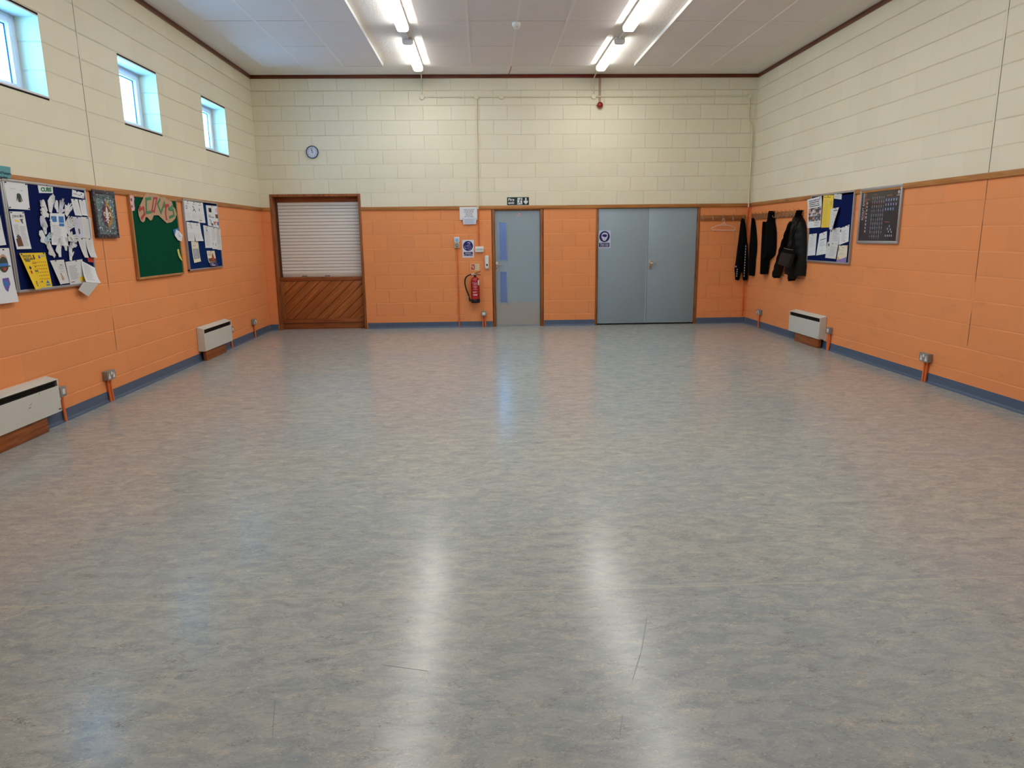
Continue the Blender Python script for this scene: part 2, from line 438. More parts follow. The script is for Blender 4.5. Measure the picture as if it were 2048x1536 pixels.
for x, sg in ((2.18, 1), (5.92, -1)):
    MB().xbox(min(x, x+sg*.004), max(x, x+sg*.004), max(YS[-1], FRONT)+.05, YS[0], TZ-.004, CEIL).build('edge_trim', mk, ce, smooth=False)

# timber trims: ceiling line and dado rail
tz0, tz1 = 3.966, 4.02
def trim(n, mb, m, lab):
    o = mb.build('trim_%d' % n, m, bevel=.004); struct(o, lab, 'trim')
trim(1, MB().box('B', 0, RW_, tz0, tz1, 0, .022), WD_CEIL_X, 'dark timber strip under the ceiling along the far wall')
trim(2, MB().box('L', FRONT, -.0225, tz0, tz1, 0, .022), WD_CEIL_Y, 'dark timber strip under the ceiling along the left wall')
trim(3, MB().box('R', FRONT, -.0225, tz0, tz1, 0, .022), WD_CEIL_Y, 'dark timber strip under the ceiling along the right wall')
rz0, rz1 = 1.953, 2.006
trim(4, MB().box('B', 0, .158, rz0, rz1, 0, .022).box('B', 1.622, RW_, rz0-.008, rz1-.008, 0, .022), WD_RAIL_X, 'pine rail between cream and orange paint on the far wall')
trim(5, MB().box('L', FRONT, -.0225, rz0, rz1, 0, .022), WD_RAIL_Y, 'pine rail between cream and orange paint on the left wall')
trim(6, MB().box('R', FRONT, -.0225, rz0, rz1, 0, .022), WD_RAIL_Y, 'pine rail between cream and orange paint on the right wall')
# coved vinyl skirting
msk = pm('slate_blue_vinyl', C(74, 94, 120), .4, .08, 12)
SK = .098
def cove(mb, w, s0, s1):
    prof = [(0, SK), (.004, SK), (.005, SK-.004), (.005, .03), (.009, .016), (.018, .007), (.032, .003), (.034, 0), (0, 0)]
    F = FR[w]; rows = [[F(s, z, d) for d, z in prof] for s in (s0, s1)]
    mb.loft(rows); return mb
b = MB()
for a, c in ((.002, .142), (1.634, 3.746), (4.622, 5.488), (7.243, RW_-.002)): cove(b, 'B', a, c)
struct(b.build('baseboard_back', msk), 'slate blue coved skirting along the far wall', 'skirting')
struct(cove(MB(), 'L', FRONT, -.036).build('baseboard_left', msk), 'slate blue coved skirting along the left wall', 'skirting')
struct(cove(MB(), 'R', FRONT, -.036).build('baseboard_right', msk), 'slate blue coved skirting along the right wall', 'skirting')

# ------------------------------------------------------------------ high windows in the left wall
mglass = bpy.data.materials.new('window_glass'); t = NT(mglass)
tr = t.n('ShaderNodeBsdfTransparent'); tr.inputs[0].default_value = (.95, .98, 1, 1)
gl = t.n('ShaderNodeBsdfGlossy'); gl.inputs['Roughness'].default_value = .02
lw = t.n('ShaderNodeFresnel'); lw.inputs[0].default_value = 1.45
mx = t.n('ShaderNodeMixShader'); o_ = t.n('ShaderNodeOutputMaterial')
mx.inputs[0].default_value = .05; t.l(tr.outputs[0], mx.inputs[1]); t.l(gl.outputs[0], mx.inputs[2]); t.l(mx.outputs[0], o_.inputs[0])
mupvc = pm('white_upvc', C(226, 226, 232), .3, .02)
for i, (a, bb) in enumerate(WIN):
    w = thing('window_%d' % (i+1), ['high square window cut off by the left edge of the photo', 'middle high window of the left wall', 'high window nearest the far corner'][i], 'window', (-.2, (a+bb)/2, WZ0), None, 'structure')
    dF = -.19
    fr = MB()
    fw = .055
    for s0, s1, z0, z1 in ((a, a+fw, WZ0, WZ1), (bb-fw, bb, WZ0, WZ1), (a+fw, bb-fw, WZ0, WZ0+fw), (a+fw, bb-fw, WZ1-fw, WZ1)):
        fr.box('L', s0, s1, z0, z1, dF-.07, dF)
    fr.build('frame', mupvc, w, .003)
    sa = MB(); e = .058; sw = .05
    for s0, s1, z0, z1 in ((a+e, a+e+sw, WZ0+e, WZ1-e), (bb-e-sw, bb-e, WZ0+e, WZ1-e), (a+e+sw, bb-e-sw, WZ0+e, WZ0+e+sw), (a+e+sw, bb-e-sw, WZ1-e-sw, WZ1-e)):
        sa.box('L', s0, s1, z0, z1, dF-.06, dF+.012)
    so = sa.build('sash', mupvc, w, .004)
    k = e+sw
    ga = MB()
    for s0, s1, z0, z1 in ((a+k, a+k+.008, WZ0+k, WZ1-k), (bb-k-.008, bb-k, WZ0+k, WZ1-k), (a+k+.008, bb-k-.008, WZ0+k, WZ0+k+.008), (a+k+.008, bb-k-.008, WZ1-k-.008, WZ1-k)):
        ga.box('L', s0, s1, z0, z1, dF-.026, dF-.020)
    ga.build('gasket', pm('blue_black_gasket', C(14, 40, 90), .6), so)
    MB().box('L', a+k, bb-k, WZ0+k, WZ1-k, dF-.032, dF-.026).build('pane', mglass, so, smooth=False)
    MB().box('L', a+.002, bb-.002, WZ0+.014, WZ0+.030, -.189, .006).build('sill_board', mupvc, w, .002)
    MB().box('L', a+.002, bb-.002, WZ1-.028, WZ1-.016, -.189, .004).build('soffit_board', mupvc, w, .002)
    MB().box('L', a+.001, bb+.002, WZ0, WZ0+.0135, -.02, .0025).box('L', a-.002, bb+.001, WZ1-.0155, WZ1, -.02, .0025).build('sill_shadow_strip', M['gap'], w, smooth=False)  # black strips stand in for the shadow gaps under sill and lintel

# ------------------------------------------------------------------ single glazed door (door_1) and what lies behind it
mfrost = bpy.data.materials.new('frosted_glass'); t = NT(mfrost)
td = t.n('ShaderNodeBsdfTranslucent'); td.inputs[0].default_value = C(206, 152, 176)
gg = t.n('ShaderNodeBsdfGlossy'); gg.inputs['Roughness'].default_value = .12
tp = t.n('ShaderNodeBsdfRefraction'); tp.inputs['IOR'].default_value = 1.02; tp.inputs['Roughness'].default_value = .16; tp.inputs[0].default_value = (.74, .78, .84, 1)
m0 = t.n('ShaderNodeMixShader'); m0.inputs[0].default_value = .6
mx = t.n('ShaderNodeMixShader'); mx.inputs[0].default_value = .06; o_ = t.n('ShaderNodeOutputMaterial')
t.l(td.outputs[0], m0.inputs[1]); t.l(tp.outputs[0], m0.inputs[2])
t.l(m0.outputs[0], mx.inputs[1]); t.l(gg.outputs[0], mx.inputs[2]); t.l(mx.outputs[0], o_.inputs[0])
d1 = thing('door_1', 'single grey door with two narrow glazed panels and a pale kick plate', 'door', (4.18, 0, 0), None, 'structure')
FT = 1.952
MB().box('B', 3.7505, 3.758, 0, FT, -.29, -.015).box('B', 4.609, 4.6165, 0, FT, -.29, -.015).build('frame_shadow_strip', M['gap'], d1, smooth=False)  # black strips give the shadow line between frame and blockwork
MB().box('B', 3.7585, 3.802, 0, FT, -.30, .008).box('B', 4.560, 4.6085, 0, FT, -.30, .008).box('B', 3.802, 4.560, 1.927, FT, -.30, .008).build('frame', WD_DARK_Z, d1, .004)
MB().box('B', 3.802, 3.822, 0, FT-.025, -.11, -.0735).box('B', 4.540, 4.560, 0, FT-.025, -.11, -.0735).box('B', 3.822, 4.540, 1.907, 1.927, -.11, -.0735).build('door_stop', WD_DARK_Z, d1, .002)
MB().box('B', 3.802, 4.560, .0, .0115, -.12, -.03).build('threshold', M['alu'], d1, smooth=False)
lf = MB(); L0, L1, dl = 3.806, 4.556, -.028
g1, g2 = (3.872, 4.004, 1.108, 1.734), (3.878, 3.996, .395, .928)
wall_panel(lf, 'B', L0, L1, .012, 1.922, [(3.872, 4.003, 1.108, 1.734), (3.877, 3.998, .395, .928)], .044)
bmesh.ops.translate(lf.bm, verts=lf.bm.verts, vec=(0, -dl, 0))
leaf = lf.build('door_leaf', M['door_grey'], d1, smooth=False)
for (a, b_, c, d_) in ((3.872, 4.003, 1.108, 1.734), (3.877, 3.998, .395, .928)):
    bd = MB()
    for s0, s1, z0, z1 in ((a-.010, a+.006, c-.010, d_+.010), (b_-.006, b_+.010, c-.010, d_+.010), (a+.006, b_-.006, c-.010, c+.006), (a+.006, b_-.006, d_-.006, d_+.010)):
        bd.box('B', s0, s1, z0, z1, dl, dl+.007)
    bd.build('glazing_bead', M['door_grey'], leaf, .002)
    MB().box('B', a+.001, b_-.001, c+.001, d_-.001, dl-.025, dl-.019).build('glass_panel', mfrost, leaf, smooth=False)
MB().box('B', L0+.006, L1-.002, .03, .408, dl, dl+.002).build('kick_plate', M['kick'], leaf, smooth=False)
def lever(parent, s0, s1, z0, z1, zl, dirn, d):
    h = MB().box('B', s0, s1, z0, z1, d, d+.007).build('handle_plate', M['chrome'], parent, .0025)
    c = s0+(s1-s0)*.42
    P = [FR['B'](c, zl, d+.005), FR['B'](c, zl, d+.04), FR['B'](c+.012, zl, d+.05), FR['B'](c+dirn*.05, zl+.001, d+.05), FR['B'](c+dirn*.098, zl-.001, d+.048)]
    MB().tube(P, .0095, 10).build('lever', M['chrome'], h)
    MB().disc('B', c, z0+.042, .006, d+.0068, d+.0082, 14, .010).build('keyhole', M['black'], h)
lever(leaf, 3.809, 3.848, .935, 1.088, 1.040, 1, dl)
# lobby behind the door: a small white room with a daylight window at its far end
mlob = pm('lobby_plaster', C(196, 180, 164), .8, .03)
lb = MB()
lb.xbox(3.2, 3.3, .33, 2.6, 0, 3.2).xbox(5.1, 5.2, .33, 2.6, 0, 3.2).xbox(3.2, 5.2, .33, 2.7, 3.1, 3.2).xbox(3.2, 5.2, .31, 2.7, -.1, 0)
for x0, x1, z0, z1 in ((3.2, 3.4, 0, 3.1), (5.0, 5.2, 0, 3.1), (3.4, 5.0, 0, 1.82), (3.4, 5.0, 2.7, 3.1)): lb.xbox(x0, x1, 2.6, 2.7, z0, z1)
struct(lb.build('wall_lobby', mlob, smooth=False), 'pale lobby seen through the frosted glass of the single door', 'wall')

# ------------------------------------------------------------------ double doors (door_2)
d2 = thing('door_2', 'pair of plain grey doors in a brown frame near the right corner', 'door', (6.37, 0, 0), None, 'structure')
MB().box('B', 5.488, 5.526, 0, FT, -.30, .008).box('B', 7.199, 7.241, 0, FT, -.30, .008).box('B', 5.526, 7.199, 1.943, FT, -.30, .006).build('frame', WD_DARK_Z, d2, .003)
for s0, s1 in ((5.532, 6.3725), (6.3765, 7.193)):
    lf = MB().box('B', s0, s1, .022, 1.940, -.06, -.012).build('door_leaf', M['door_grey'], d2, .0025)
    hx = s0-.006 if s0 < 6 else s1+.006
    for z in (.25, .82, 1.42, 1.75):
        MB().lathe(FR['B'](hx, z-.045, -.004), (0, 0, 1), [(.0065, 0), (.0065, .09)], 10).build('hinge', pm('dark_hinge', C(70, 58, 50), .4, .1, 40, 0, .6), lf)
    if s0 > 6: lever(lf, 6.398, 6.446, .935, 1.088, 1.036, 1, -.012)
MB().box('B', 5.526, 7.199, .0005, 1.942, -.30, -.28).build('light_leak_panel', M['gap'], d2, smooth=False)  # unseen panel added behind the leaves to stop light leaking through
MB().box('B', 6.345, 6.3725, .03, 1.935, -.0125, -.0105).build('meeting_strip', M['door_grey'], d2, smooth=False)

# ------------------------------------------------------------------ serving hatch with roller shutter
h = thing('serving_hatch', 'brown timber serving hatch with a closed white roller shutter', 'hatch', (.89, 0, 0))
MB().box('B', .158, .200, 0, 2.213, -.30, .012).box('B', 1.580, 1.622, 0, 2.213, -.30, .012).box('B', .200, 1.580, 2.172, 2.213, -.30, .012).build('frame', WD_DARK_Z, h, .004)
MB().box('B', .2005, 1.5795, 2.090, 2.1715, -.20, -.135).build('lintel_board', WD_DARK_X, h, .003)
ZT, ZB, ns = 2.092, .925, 22
prof = []
sh = MB()
hs = (ZT-ZB)/ns
for i in range(ns):
    zt = ZT-i*hs; zb = zt-hs
    pr = [(-.164, zb+.003), (-.1485, zb+.003), (-.1470, zb+.007), (-.1464, (zt+zb)/2), (-.1470, zt-.007), (-.1485, zt-.003), (-.164, zt-.003)]
    sh.loft([[FR['B'](s, z, d) for d, z in pr] for s in (.232, 1.566)])
shut = sh.build('roller_shutter', pm('shutter_slats', C(236, 233, 228), .45, .02), h)
MB().box('B', .232, 1.566, ZT-.01, ZB+.01, -.172, -.160).build('slat_backing', pm('slat_shadow', C(70, 64, 60), .8), shut, smooth=False)
bb_ = MB().box('B', .240, 1.562, .872, .926, -.168, -.142).build('bottom_bar', pm('shutter_bar', C(206, 198, 190), .45, .03), shut, .004)
for s in (.60, .98): MB().box('B', s-.045, s+.045, .884, .894, -.142, -.139).build('finger_slot', M['black'], bb_)
for s in (.30, .33, .39, .81, 1.34, 1.44, 1.475): MB().disc('B', s, .897, .004, -.142, -.1405, 8).build('rivet', M['black'], bb_)
for q0, q1 in ((.2005, .236), (1.564, 1.5795)): MB().box('B', q0, q1, .874, 2.0895, -.175, -.135).build('guide_rail', pm('brown_guide', C(92, 52, 34), .5), h)
MB().box('B', .2005, 1.5795, .812, .873, -.20, -.085).build('counter_sill', WD_DARK_X, h, .004)
# diagonal boards clipped to the panel rectangle
def clip(poly, f):
    out = []
    for i in range(len(poly)):
        a, b = poly[i], poly[(i+1) % len(poly)]; fa, fb = f(a), f(b)
        if fa >= 0: out.append(a)
        if (fa >= 0) != (fb >= 0):
            k = fa/(fa-fb); out.append((a[0]+(b[0]-a[0])*k, a[1]+(b[1]-a[1])*k))
    return out
dg = MB(); pa = (.245, 1.575, .172, .808); ang = math.radians(43); nx, nz = -math.sin(ang), math.cos(ang); bw = .128
for k in range(-16, 12):
    lo, hi = k*bw+.0035, (k+1)*bw-.0035
    rect = [(pa[0], pa[2]), (pa[1], pa[2]), (pa[1], pa[3]), (pa[0], pa[3])]
    q = clip(clip(rect, lambda p: (p[0]*nx+p[1]*nz)-lo), lambda p: hi-(p[0]*nx+p[1]*nz))
    if len(q) > 2: dg.poly('B', q, -.115, -.098)
def diag_mat():
    m = bpy.data.materials.new('diagonal_boards'); t = NT(m)
    v = t.pos((1, 1, 1), rot=(0, ang, 0)); mp = t.n('ShaderNodeMapping'); mp.inputs['Scale'].default_value = (.07, 1, 1); t.l(v, mp.inputs[0])
    f = t.noise(mp.outputs[0], 34, 5, .6, .5); g = t.noise(mp.outputs[0], 6, 2)
    c = t.mix(t.ramp(f, .3, .7), C(152, 82, 36), C(188, 114, 58)); c = t.mix(t.math('MULTIPLY', t.ramp(g, .4, .7), .5), c, C(150, 80, 38))
    t.out(c, .4, 0, .4, f, .0005); return m
pnl = dg.build('diagonal_board_panel', diag_mat(), h, .002)
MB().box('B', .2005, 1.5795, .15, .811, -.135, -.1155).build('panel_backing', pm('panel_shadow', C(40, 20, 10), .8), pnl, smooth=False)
MB().box('B', .2005, .2445, .1055, .811, -.115, -.09).build('stile', WD_DARK_Z, h, .003)
MB().box('B', .2005, 1.5795, .105, .171, -.135, -.088).build('bottom_rail', WD_DARK_X, h, .003)
MB().box('B', .2005, 1.5795, 0, .100, -.16, -.108).build('plinth_board', WD_DARK_X, h, .003)
MB().box('B', .2005, 1.5795, .1, 2.172, -.30, -.28).build('back_board', M['gap'], h, smooth=False)
# ------------------------------------------------------------------ fluorescent battens
mlamp = bpy.data.materials.new('lit_diffuser'); t = NT(mlamp)
em = t.n('ShaderNodeEmission'); em.inputs[0].default_value = LAMP_COL; 
gn = t.n('ShaderNodeNewGeometry'); sz = t.n('ShaderNodeSeparateXYZ'); t.l(gn.outputs['Normal'], sz.inputs[0])
t.l(t.math('MULTIPLY', t.math('ADD', .25, t.math('MULTIPLY', t.math('MULTIPLY', sz.outputs['Z'], -1, clamp=True), .75)), LAMP), em.inputs[1])   # prismatic: the sides are dimmer than the underside
o_ = t.n('ShaderNodeOutputMaterial'); t.l(em.outputs[0], o_.inputs[0])
def batten(x, y1, lab, grp=None):
    y0 = y1-1.50
    r = thing('fluorescent_light', lab, 'ceiling light', (x, (y0+y1)/2, CEIL), grp)
    MB().xbox(x-.035, x+.035, y0+.02, y1-.02, CEIL-.022, CEIL+.001).build('mounting_spine', M['white_metal'], r, .003)
    MB().xbox(x-.072, x+.072, y0+.01, y1-.01, CEIL-.036, CEIL-.022).build('base_pan', M['white_metal'], r, .004)
    pr = [(x-.07, CEIL-.0365), (x-.068, CEIL-.072), (x-.058, CEIL-.088), (x-.04, CEIL-.095), (x+.04, CEIL-.095), (x+.058, CEIL-.088), (x+.068, CEIL-.072), (x+.07, CEIL-.0365)]
    MB().loft([[Vector((a, y, z)) for a, z in pr] for y in (y0+.022, y1-.022)]).build('diffuser', mlamp, r)
    for y in (y0, y1-.0215):
        MB().loft([[Vector((x+(a-x)*1.02, yy, CEIL+(z-CEIL)*1.01)) for a, z in pr] for yy in (y, y+.0215)]).build('end_cap', pm('diffuser_end', C(240, 242, 244), .3, .01), r)
    return r
rows = []
for x, side in ((2.690, 'left'), (5.425, 'right')):
    for k in range(5):
        y1 = -.66-2.06*k
        if k < 2: lab = '%s fluorescent batten of the %s-hand row of ceiling lights' % (['far', 'near'][k], side); grp = None
        else: lab = 'fluorescent batten further back in the %s-hand row, out of the picture' % side; grp = 'battens behind the picture edge, %s row' % side
        batten(x, y1, lab, grp)
    for k in range(4):
        ya = -.66-2.06*k-1.5
        c = MB().tube([(x, ya+.004, CEIL-.018), (x, ya-.564, CEIL-.018)], .011, 10).build('conduit', M['white_plastic'])
        if k == 0: tag(c, 'short white conduit joining the two lights of the %s-hand row' % side, 'conduit', 'conduits between lights')
        else: tag(c, 'white conduit joining lights out of the picture, %s-hand row' % side, 'conduit', 'conduits behind the picture edge, %s row' % side)

# ------------------------------------------------------------------ smoke detector
sd = thing('smoke_detector', 'white smoke detector on the central ceiling tiles', 'smoke detector', (4.05, -2.90, TZ))
MB().lathe((4.05, -2.90, TZ-.003), (0, 0, -1), [(.05, -.003), (.052, 0), (.052, .018), (.050, .026), (.042, .03)], 28).build('base', M['white_plastic'], sd)
hd = MB().lathe((4.05, -2.90, TZ-.03), (0, 0, -1), [(.044, 0), (.044, .008), (.038, .014), (.012, .016)], 28).build('sensor_head', M['white_plastic'], sd)
cg = MB()
for i in range(6):
    a = i*math.pi/3+.3; x, y = math.cos(a), math.sin(a)
    cg.tube([(4.05+.042*x, -2.90+.042*y, TZ-.036), (4.05+.03*x, -2.90+.03*y, TZ-.062), (4.05+.012*x, -2.90+.012*y, TZ-.066)], .0035, 6)
cg.lathe((4.05, -2.90, TZ-.062), (0, 0, -1), [(.02, 0), (.022, .003), (.018, .007)], 18)
cg.build('sensor_cage', M['white_plastic'], hd)

# ------------------------------------------------------------------ surface conduits on the far wall
def jbox(w, s, z, r=.038):
    F = FR[w]; n = F(0, 0, 1)-F(0, 0, 0)
    return MB().lathe(F(s, z, .0), n, [(r, 0), (r, .026), (r*.96, .031), (r*.6, .033)], 24)
def saddles(w, parent, pts, m, vert=True):
    for s, z in pts:
        b = MB()
        if vert: b.box(w, s-.022, s+.022, z-.008, z+.008, 0, .003).box(w, s-.0125, s+.0125, z-.008, z+.008, 0, .025)
        else: b.box(w, s-.008, s+.008, z-.022, z+.022, 0, .003).box(w, s-.008, s+.008, z-.0125, z+.0125, 0, .025)
        b.build('pipe_clip', m, parent, .002)
ZC = 3.683
def run(w, pts, r=.0105, d=.013): return MB().tube([FR[w](s, z, d) for s, z in pts], r, 10)
hc = thing('conduit_run', 'cream horizontal conduit run with round junction boxes high on the far wall', 'conduit', (5.3, -.01, ZC))
run('B', ((2.68, ZC+.005), (7.965, ZC-.004))).build('pipe', M['cream_pipe'], hc)
for s in (2.68, 3.546, 3.945, 5.424, 7.965): jbox('B', s, ZC).build('junction_box', M['cream_pipe'], hc)
saddles('B', hc, [(s, ZC) for s in (2.98, 3.3, 4.25, 4.7, 5.15, 5.75, 6.3, 6.9, 7.5)], M['cream_pipe'], False)
for s, lab in ((2.68, 'left'), (5.424, 'right')):
    P = [FR['B'](s, ZC+.03, .013), FR['B'](s, 3.93, .013), FR['B'](s, 3.955, .018), FR['B'](s+(.004 if s < 4 else .010), 3.985, .035), FR['B'](s+(.006 if s < 4 else .016), 4.004, .06), FR['B'](2.69 if s < 4 else 5.435, CEIL-.012, .66)]
    tag(MB().tube(P, .0105, 10).build('conduit', M['cream_pipe']), 'cream conduit dropping from the %s far ceiling light to the run below' % lab, 'conduit', 'conduits dropping from the lights')
vc = thing('conduit', 'vertical conduit left of the single door, cream above and orange below the rail', 'conduit', (3.538, -.012, 1.345))
MB().tube([FR['B'](3.546, ZC-.03, .013), FR['B'](3.536, 2.07, .013), FR['B'](3.535, 2.015, .034), FR['B'](3.5345, 1.952, .034)], .0105, 10).build('pipe', M['cream_pipe'], vc)
MB().tube([FR['B'](3.5345, 1.952, .034), FR['B'](3.535, 1.935, .034), FR['B'](3.535, 1.88, .0135), FR['B'](3.542, 1.346, .0135)], .0105, 10).build('lower_pipe', M['orange_pipe'], vc)
saddles('B', vc, [(3.5405, 3.35), (3.5385, 2.9), (3.5365, 2.35)], M['cream_pipe']); saddles('B', vc, [(3.5395, 1.55)], M['orange_pipe'])
vr = thing('conduit', 'conduit stepping down into the right-hand corner, cream then orange', 'conduit', (8.03, -.012, .6))
MB().tube([FR['B'](s_, z_, d_) for s_, z_, d_ in ((7.965, ZC-.03, .013), (7.963, 3.40, .013), (7.972, 3.34, .013), (8.030, 3.23, .013), (8.041, 3.15, .013), (8.043, 2.6, .013), (8.038, 2.07, .014), (8.037, 2.015, .034), (8.037, 1.94, .034))], .0105, 10).build('pipe', M['cream_pipe'], vr)
MB().tube([FR['B'](8.037, 1.94, .034), FR['B'](8.037, 1.925, .034), FR['B'](8.037, 1.87, .0135), FR['B'](8.037, .12, .0135)], .0105, 10).build('lower_pipe', M['orange_pipe'], vr)
saddles('B', vr, [(7.964, 3.5), (8.042, 2.9), (8.040, 2.3)], M['cream_pipe'])
# fire alarm cables and bell
tag(MB().tube([FR['B'](4.10, 3.988, .026), FR['B'](4.6, 3.986, .026), FR['B'](5.46, 3.984, .026), FR['B'](5.50, 3.972, .026), FR['B'](5.511, 3.94, .012), FR['B'](5.512, 3.59, .006)], .0045, 8).build('alarm_cable', M['red_cable']),
    'left red alarm cable following the ceiling strip and dropping to the bell', 'cable', 'red alarm cables')
tag(MB().tube([FR['B'](4.3, 4.000, .026), FR['B'](5.46, 3.996, .027), FR['B'](5.512, 3.990, .027), FR['B'](5.530, 3.962, .027), FR['B'](5.533, 3.935, .012), FR['B'](5.533, 3.59, .006)], .0045, 8).build('alarm_cable', M['red_cable']),
    'right red alarm cable following the ceiling strip and dropping to the bell', 'cable', 'red alarm cables')
tag(MB().tube([(4.066, -.03, CEIL-.006), (4.072, -.20, CEIL-.006), (4.082, -.42, CEIL-.006), (4.085, -.74, CEIL-.006)], .0055, 8).build('alarm_cable', M['red_cable']), 'short red cable stub crossing the ceiling edge above the fire exit sign', 'cable')
be = thing('fire_alarm_bell', 'small round red fire alarm sounder high on the far wall', 'alarm', (5.524, -.02, 3.55))
mred = pm('red_gloss_plastic', C(140, 12, 20), .18, .05, 20, 0, 0, .6)
MB().lathe(FR['B'](5.524, 3.550, 0), (0, -1, 0), [(.040, 0), (.042, .03)], 28).build('base', mred, be)
MB().lathe(FR['B'](5.524, 3.550, .028), (0, -1, 0), [(.046, 0), (.049, .012), (.046, .03), (.036, .046), (.020, .055), (.002, .058)], 28).build('sounder_dome', mred, be)
MB().tube([FR['B'](5.478, 3.551, .02), FR['B'](5.464, 3.551, .02)], .006, 8).build('cable_gland', mred, be)

# ------------------------------------------------------------------ clock
ck = thing('wall_clock', 'round wall clock with a blue rim and white face', 'clock', (.898, -.02, 2.765))
cs, cz = .898, 2.862
MB().lathe(FR['B'](cs, cz, 0), (0, -1, 0), [(.096, 0), (.099, .012), (.099, .026), (.093, .034), (.086, .034), (.085, .022), (.085, .004)], 40).build('rim', pm('blue_clock_rim', C(48, 66, 104), .3, .05), ck)
MB().disc('B', cs, cz, .0855, .012, .020, 40).build('dial', pm('clock_dial', C(214, 222, 238), .5, .02), ck)
nb = MB()
for i in range(1, 13):
    a = math.radians(90-30*i); nb.text('B', cs+.066*math.cos(a), str(i), cz+.066*math.sin(a), .026, .0205, bold=.01)
nb.build('numerals', M['dark_ink'], ck, smooth=False)
def hand(deg, ln, wd, m, n, d):
    a = math.radians(deg); MB().stroke('B', [(cs-.012*math.sin(a), cz-.012*math.cos(a)), (cs+ln*math.sin(a), cz+ln*math.cos(a))], wd, d, d+.001).build(n, m, ck, smooth=False)
hand(-6, .040, .008, M['black'], 'hour_hand', .0215); hand(-14, .062, .005, M['black'], 'minute_hand', .023); hand(125, .028, .003, pm('magenta', C(180, 60, 150), .5), 'second_hand', .0245)

# ------------------------------------------------------------------ signs
def board(name, lab, cat, w, s0, s1, z0, z1, m, d0=.0, d1=.003, grp=None):
    r = thing(name, lab, cat, FR[w]((s0+s1)/2, z0, d0), grp)
    MB().box(w, s0, s1, z0, z1, d0, d1).build('panel', m, r, .0008, seg=1); return r
mfe = pm('fire_exit_green', C(4, 48, 36), .45, .06)
z0, z1, s0, s1 = 2.008, 2.134, 4.014, 4.375
fe = board('fire_exit_sign', 'green fire exit sign with running figure and down arrow over the single door', 'sign', 'B', s0, s1, z0, z1, mfe)
mwi = M['white_ink']; dd = .0032
tx = MB().text('B', s0+.018, 'Fire', z1-.040, .058, dd, 'LEFT', bold=.026, sx=1.12).text('B', s0+.018, 'exit', z0+.036, .058, dd, 'LEFT', bold=.026, sx=1.12)
tx.build('lettering', mwi, fe, smooth=False)
dx = s0+.172
MB().poly('B', [(dx, z1-.012), (dx+.078, z1-.012), (dx+.078, z0+.008), (dx-.006, z0+.008)], dd-.001, dd).build('doorway_pictogram', mwi, fe, smooth=False)
mn = MB(); d4 = dd+.0004
mn.disc('B', dx+.055, z1-.026, .0085, dd-.001, d4, 14)
mn.stroke('B', [(dx+.048, z1-.040), (dx+.036, z0+.050)], .014, dd-.001, d4)
mn.stroke('B', [(dx+.046, z1-.042), (dx+.022, z1-.040), (dx+.012, z1-.052)], .006, dd-.001, d4)
mn.stroke('B', [(dx+.050, z1-.044), (dx+.062, z1-.056), (dx+.076, z1-.054)], .006, dd-.001, d4)
mn.stroke('B', [(dx+.038, z0+.050), (dx+.052, z0+.034), (dx+.060, z0+.012)], .008, dd-.001, d4)
mn.stroke('B', [(dx+.036, z0+.050), (dx+.026, z0+.032), (dx-.008, z0+.030)], .008, dd-.001, d4)
mn.build('running_figure', mfe, fe, smooth=False)
ax = s1-.052
MB().poly('B', [(ax-.012, z1-.012), (ax+.012, z1-.012), (ax+.012, z0+.062), (ax+.034, z0+.070), (ax+.034, z0+.046), (ax, z0+.010), (ax-.034, z0+.046), (ax-.034, z0+.070), (ax-.012, z0+.062)], dd-.001, dd).build('down_arrow', mwi, fe, smooth=False)
# no smoking sticker
ns_ = thing('no_smoking_sticker', 'small round red no smoking sticker at the top of the single door', 'sticker', FR['B'](4.200, 1.825, -.028))
MB().disc('B', 4.200, 1.857, .032, -.0279, -.0272, 28).build('sticker_disc', pm('sticker_white', C(205, 205, 208), .5), ns_, smooth=False)
rg = MB().ring('B', 4.200, 1.857, .022, .0275, -.0274, -.0268, 28).stroke('B', [(4.184, 1.873), (4.216, 1.841)], .006, -.0274, -.0268)
rg.build('prohibition_ring', M['red_ink'], ns_, smooth=False)
MB().stroke('B', [(4.184, 1.860), (4.213, 1.860)], .005, -.0274, -.0270).stroke('B', [(4.186, 1.866), (4.180, 1.872)], .004, -.0274, -.0270).build('cigarette', M['dark_ink'], ns_, smooth=False)
# sanitise your hands
mno = pm('mandatory_blue', C(22, 26, 98), .4, .06)
s0, s1, z0, z1 = 3.262, 3.450, 1.166, 1.454
sg = board('sanitise_hands_sign', 'white sign with a blue disc of hands under a tap left of the single door', 'sign', 'B', s0, s1, z0, z1, pm('sign_white', C(222, 224, 238), .4, .02))
cx, cy = (s0+s1)/2, z1-.098
MB().disc('B', cx, cy, .082, .0028, .0036, 40).build('blue_disc', mno, sg, smooth=False)
lw_ = pm('sign_lilac_lines', C(170, 172, 232), .5)
st = MB(); e0, e1 = .0034, .0041
st.stroke('B', [(cx-.004, cy+.052), (cx+.024, cy+.052), (cx+.03, cy+.04)], .014, e0, e1)
st.stroke('B', [(cx+.03, cy+.036), (cx+.02, cy+.014), (cx+.044, cy+.002), (cx+.05, cy-.03), (cx+.038, cy-.058), (cx+.012, cy-.058), (cx-.004, cy-.042), (cx-.04, cy-.034)], .0045, e0, e1)
st.stroke('B', [(cx-.06, cy-.012), (cx-.05, cy-.04), (cx-.036, cy-.048)], .008, e0, e1)
st.stroke('B', [(cx-.06, cy-.008), (cx-.034, cy+.002), (cx-.008, cy-.002)], .005, e0, e1)
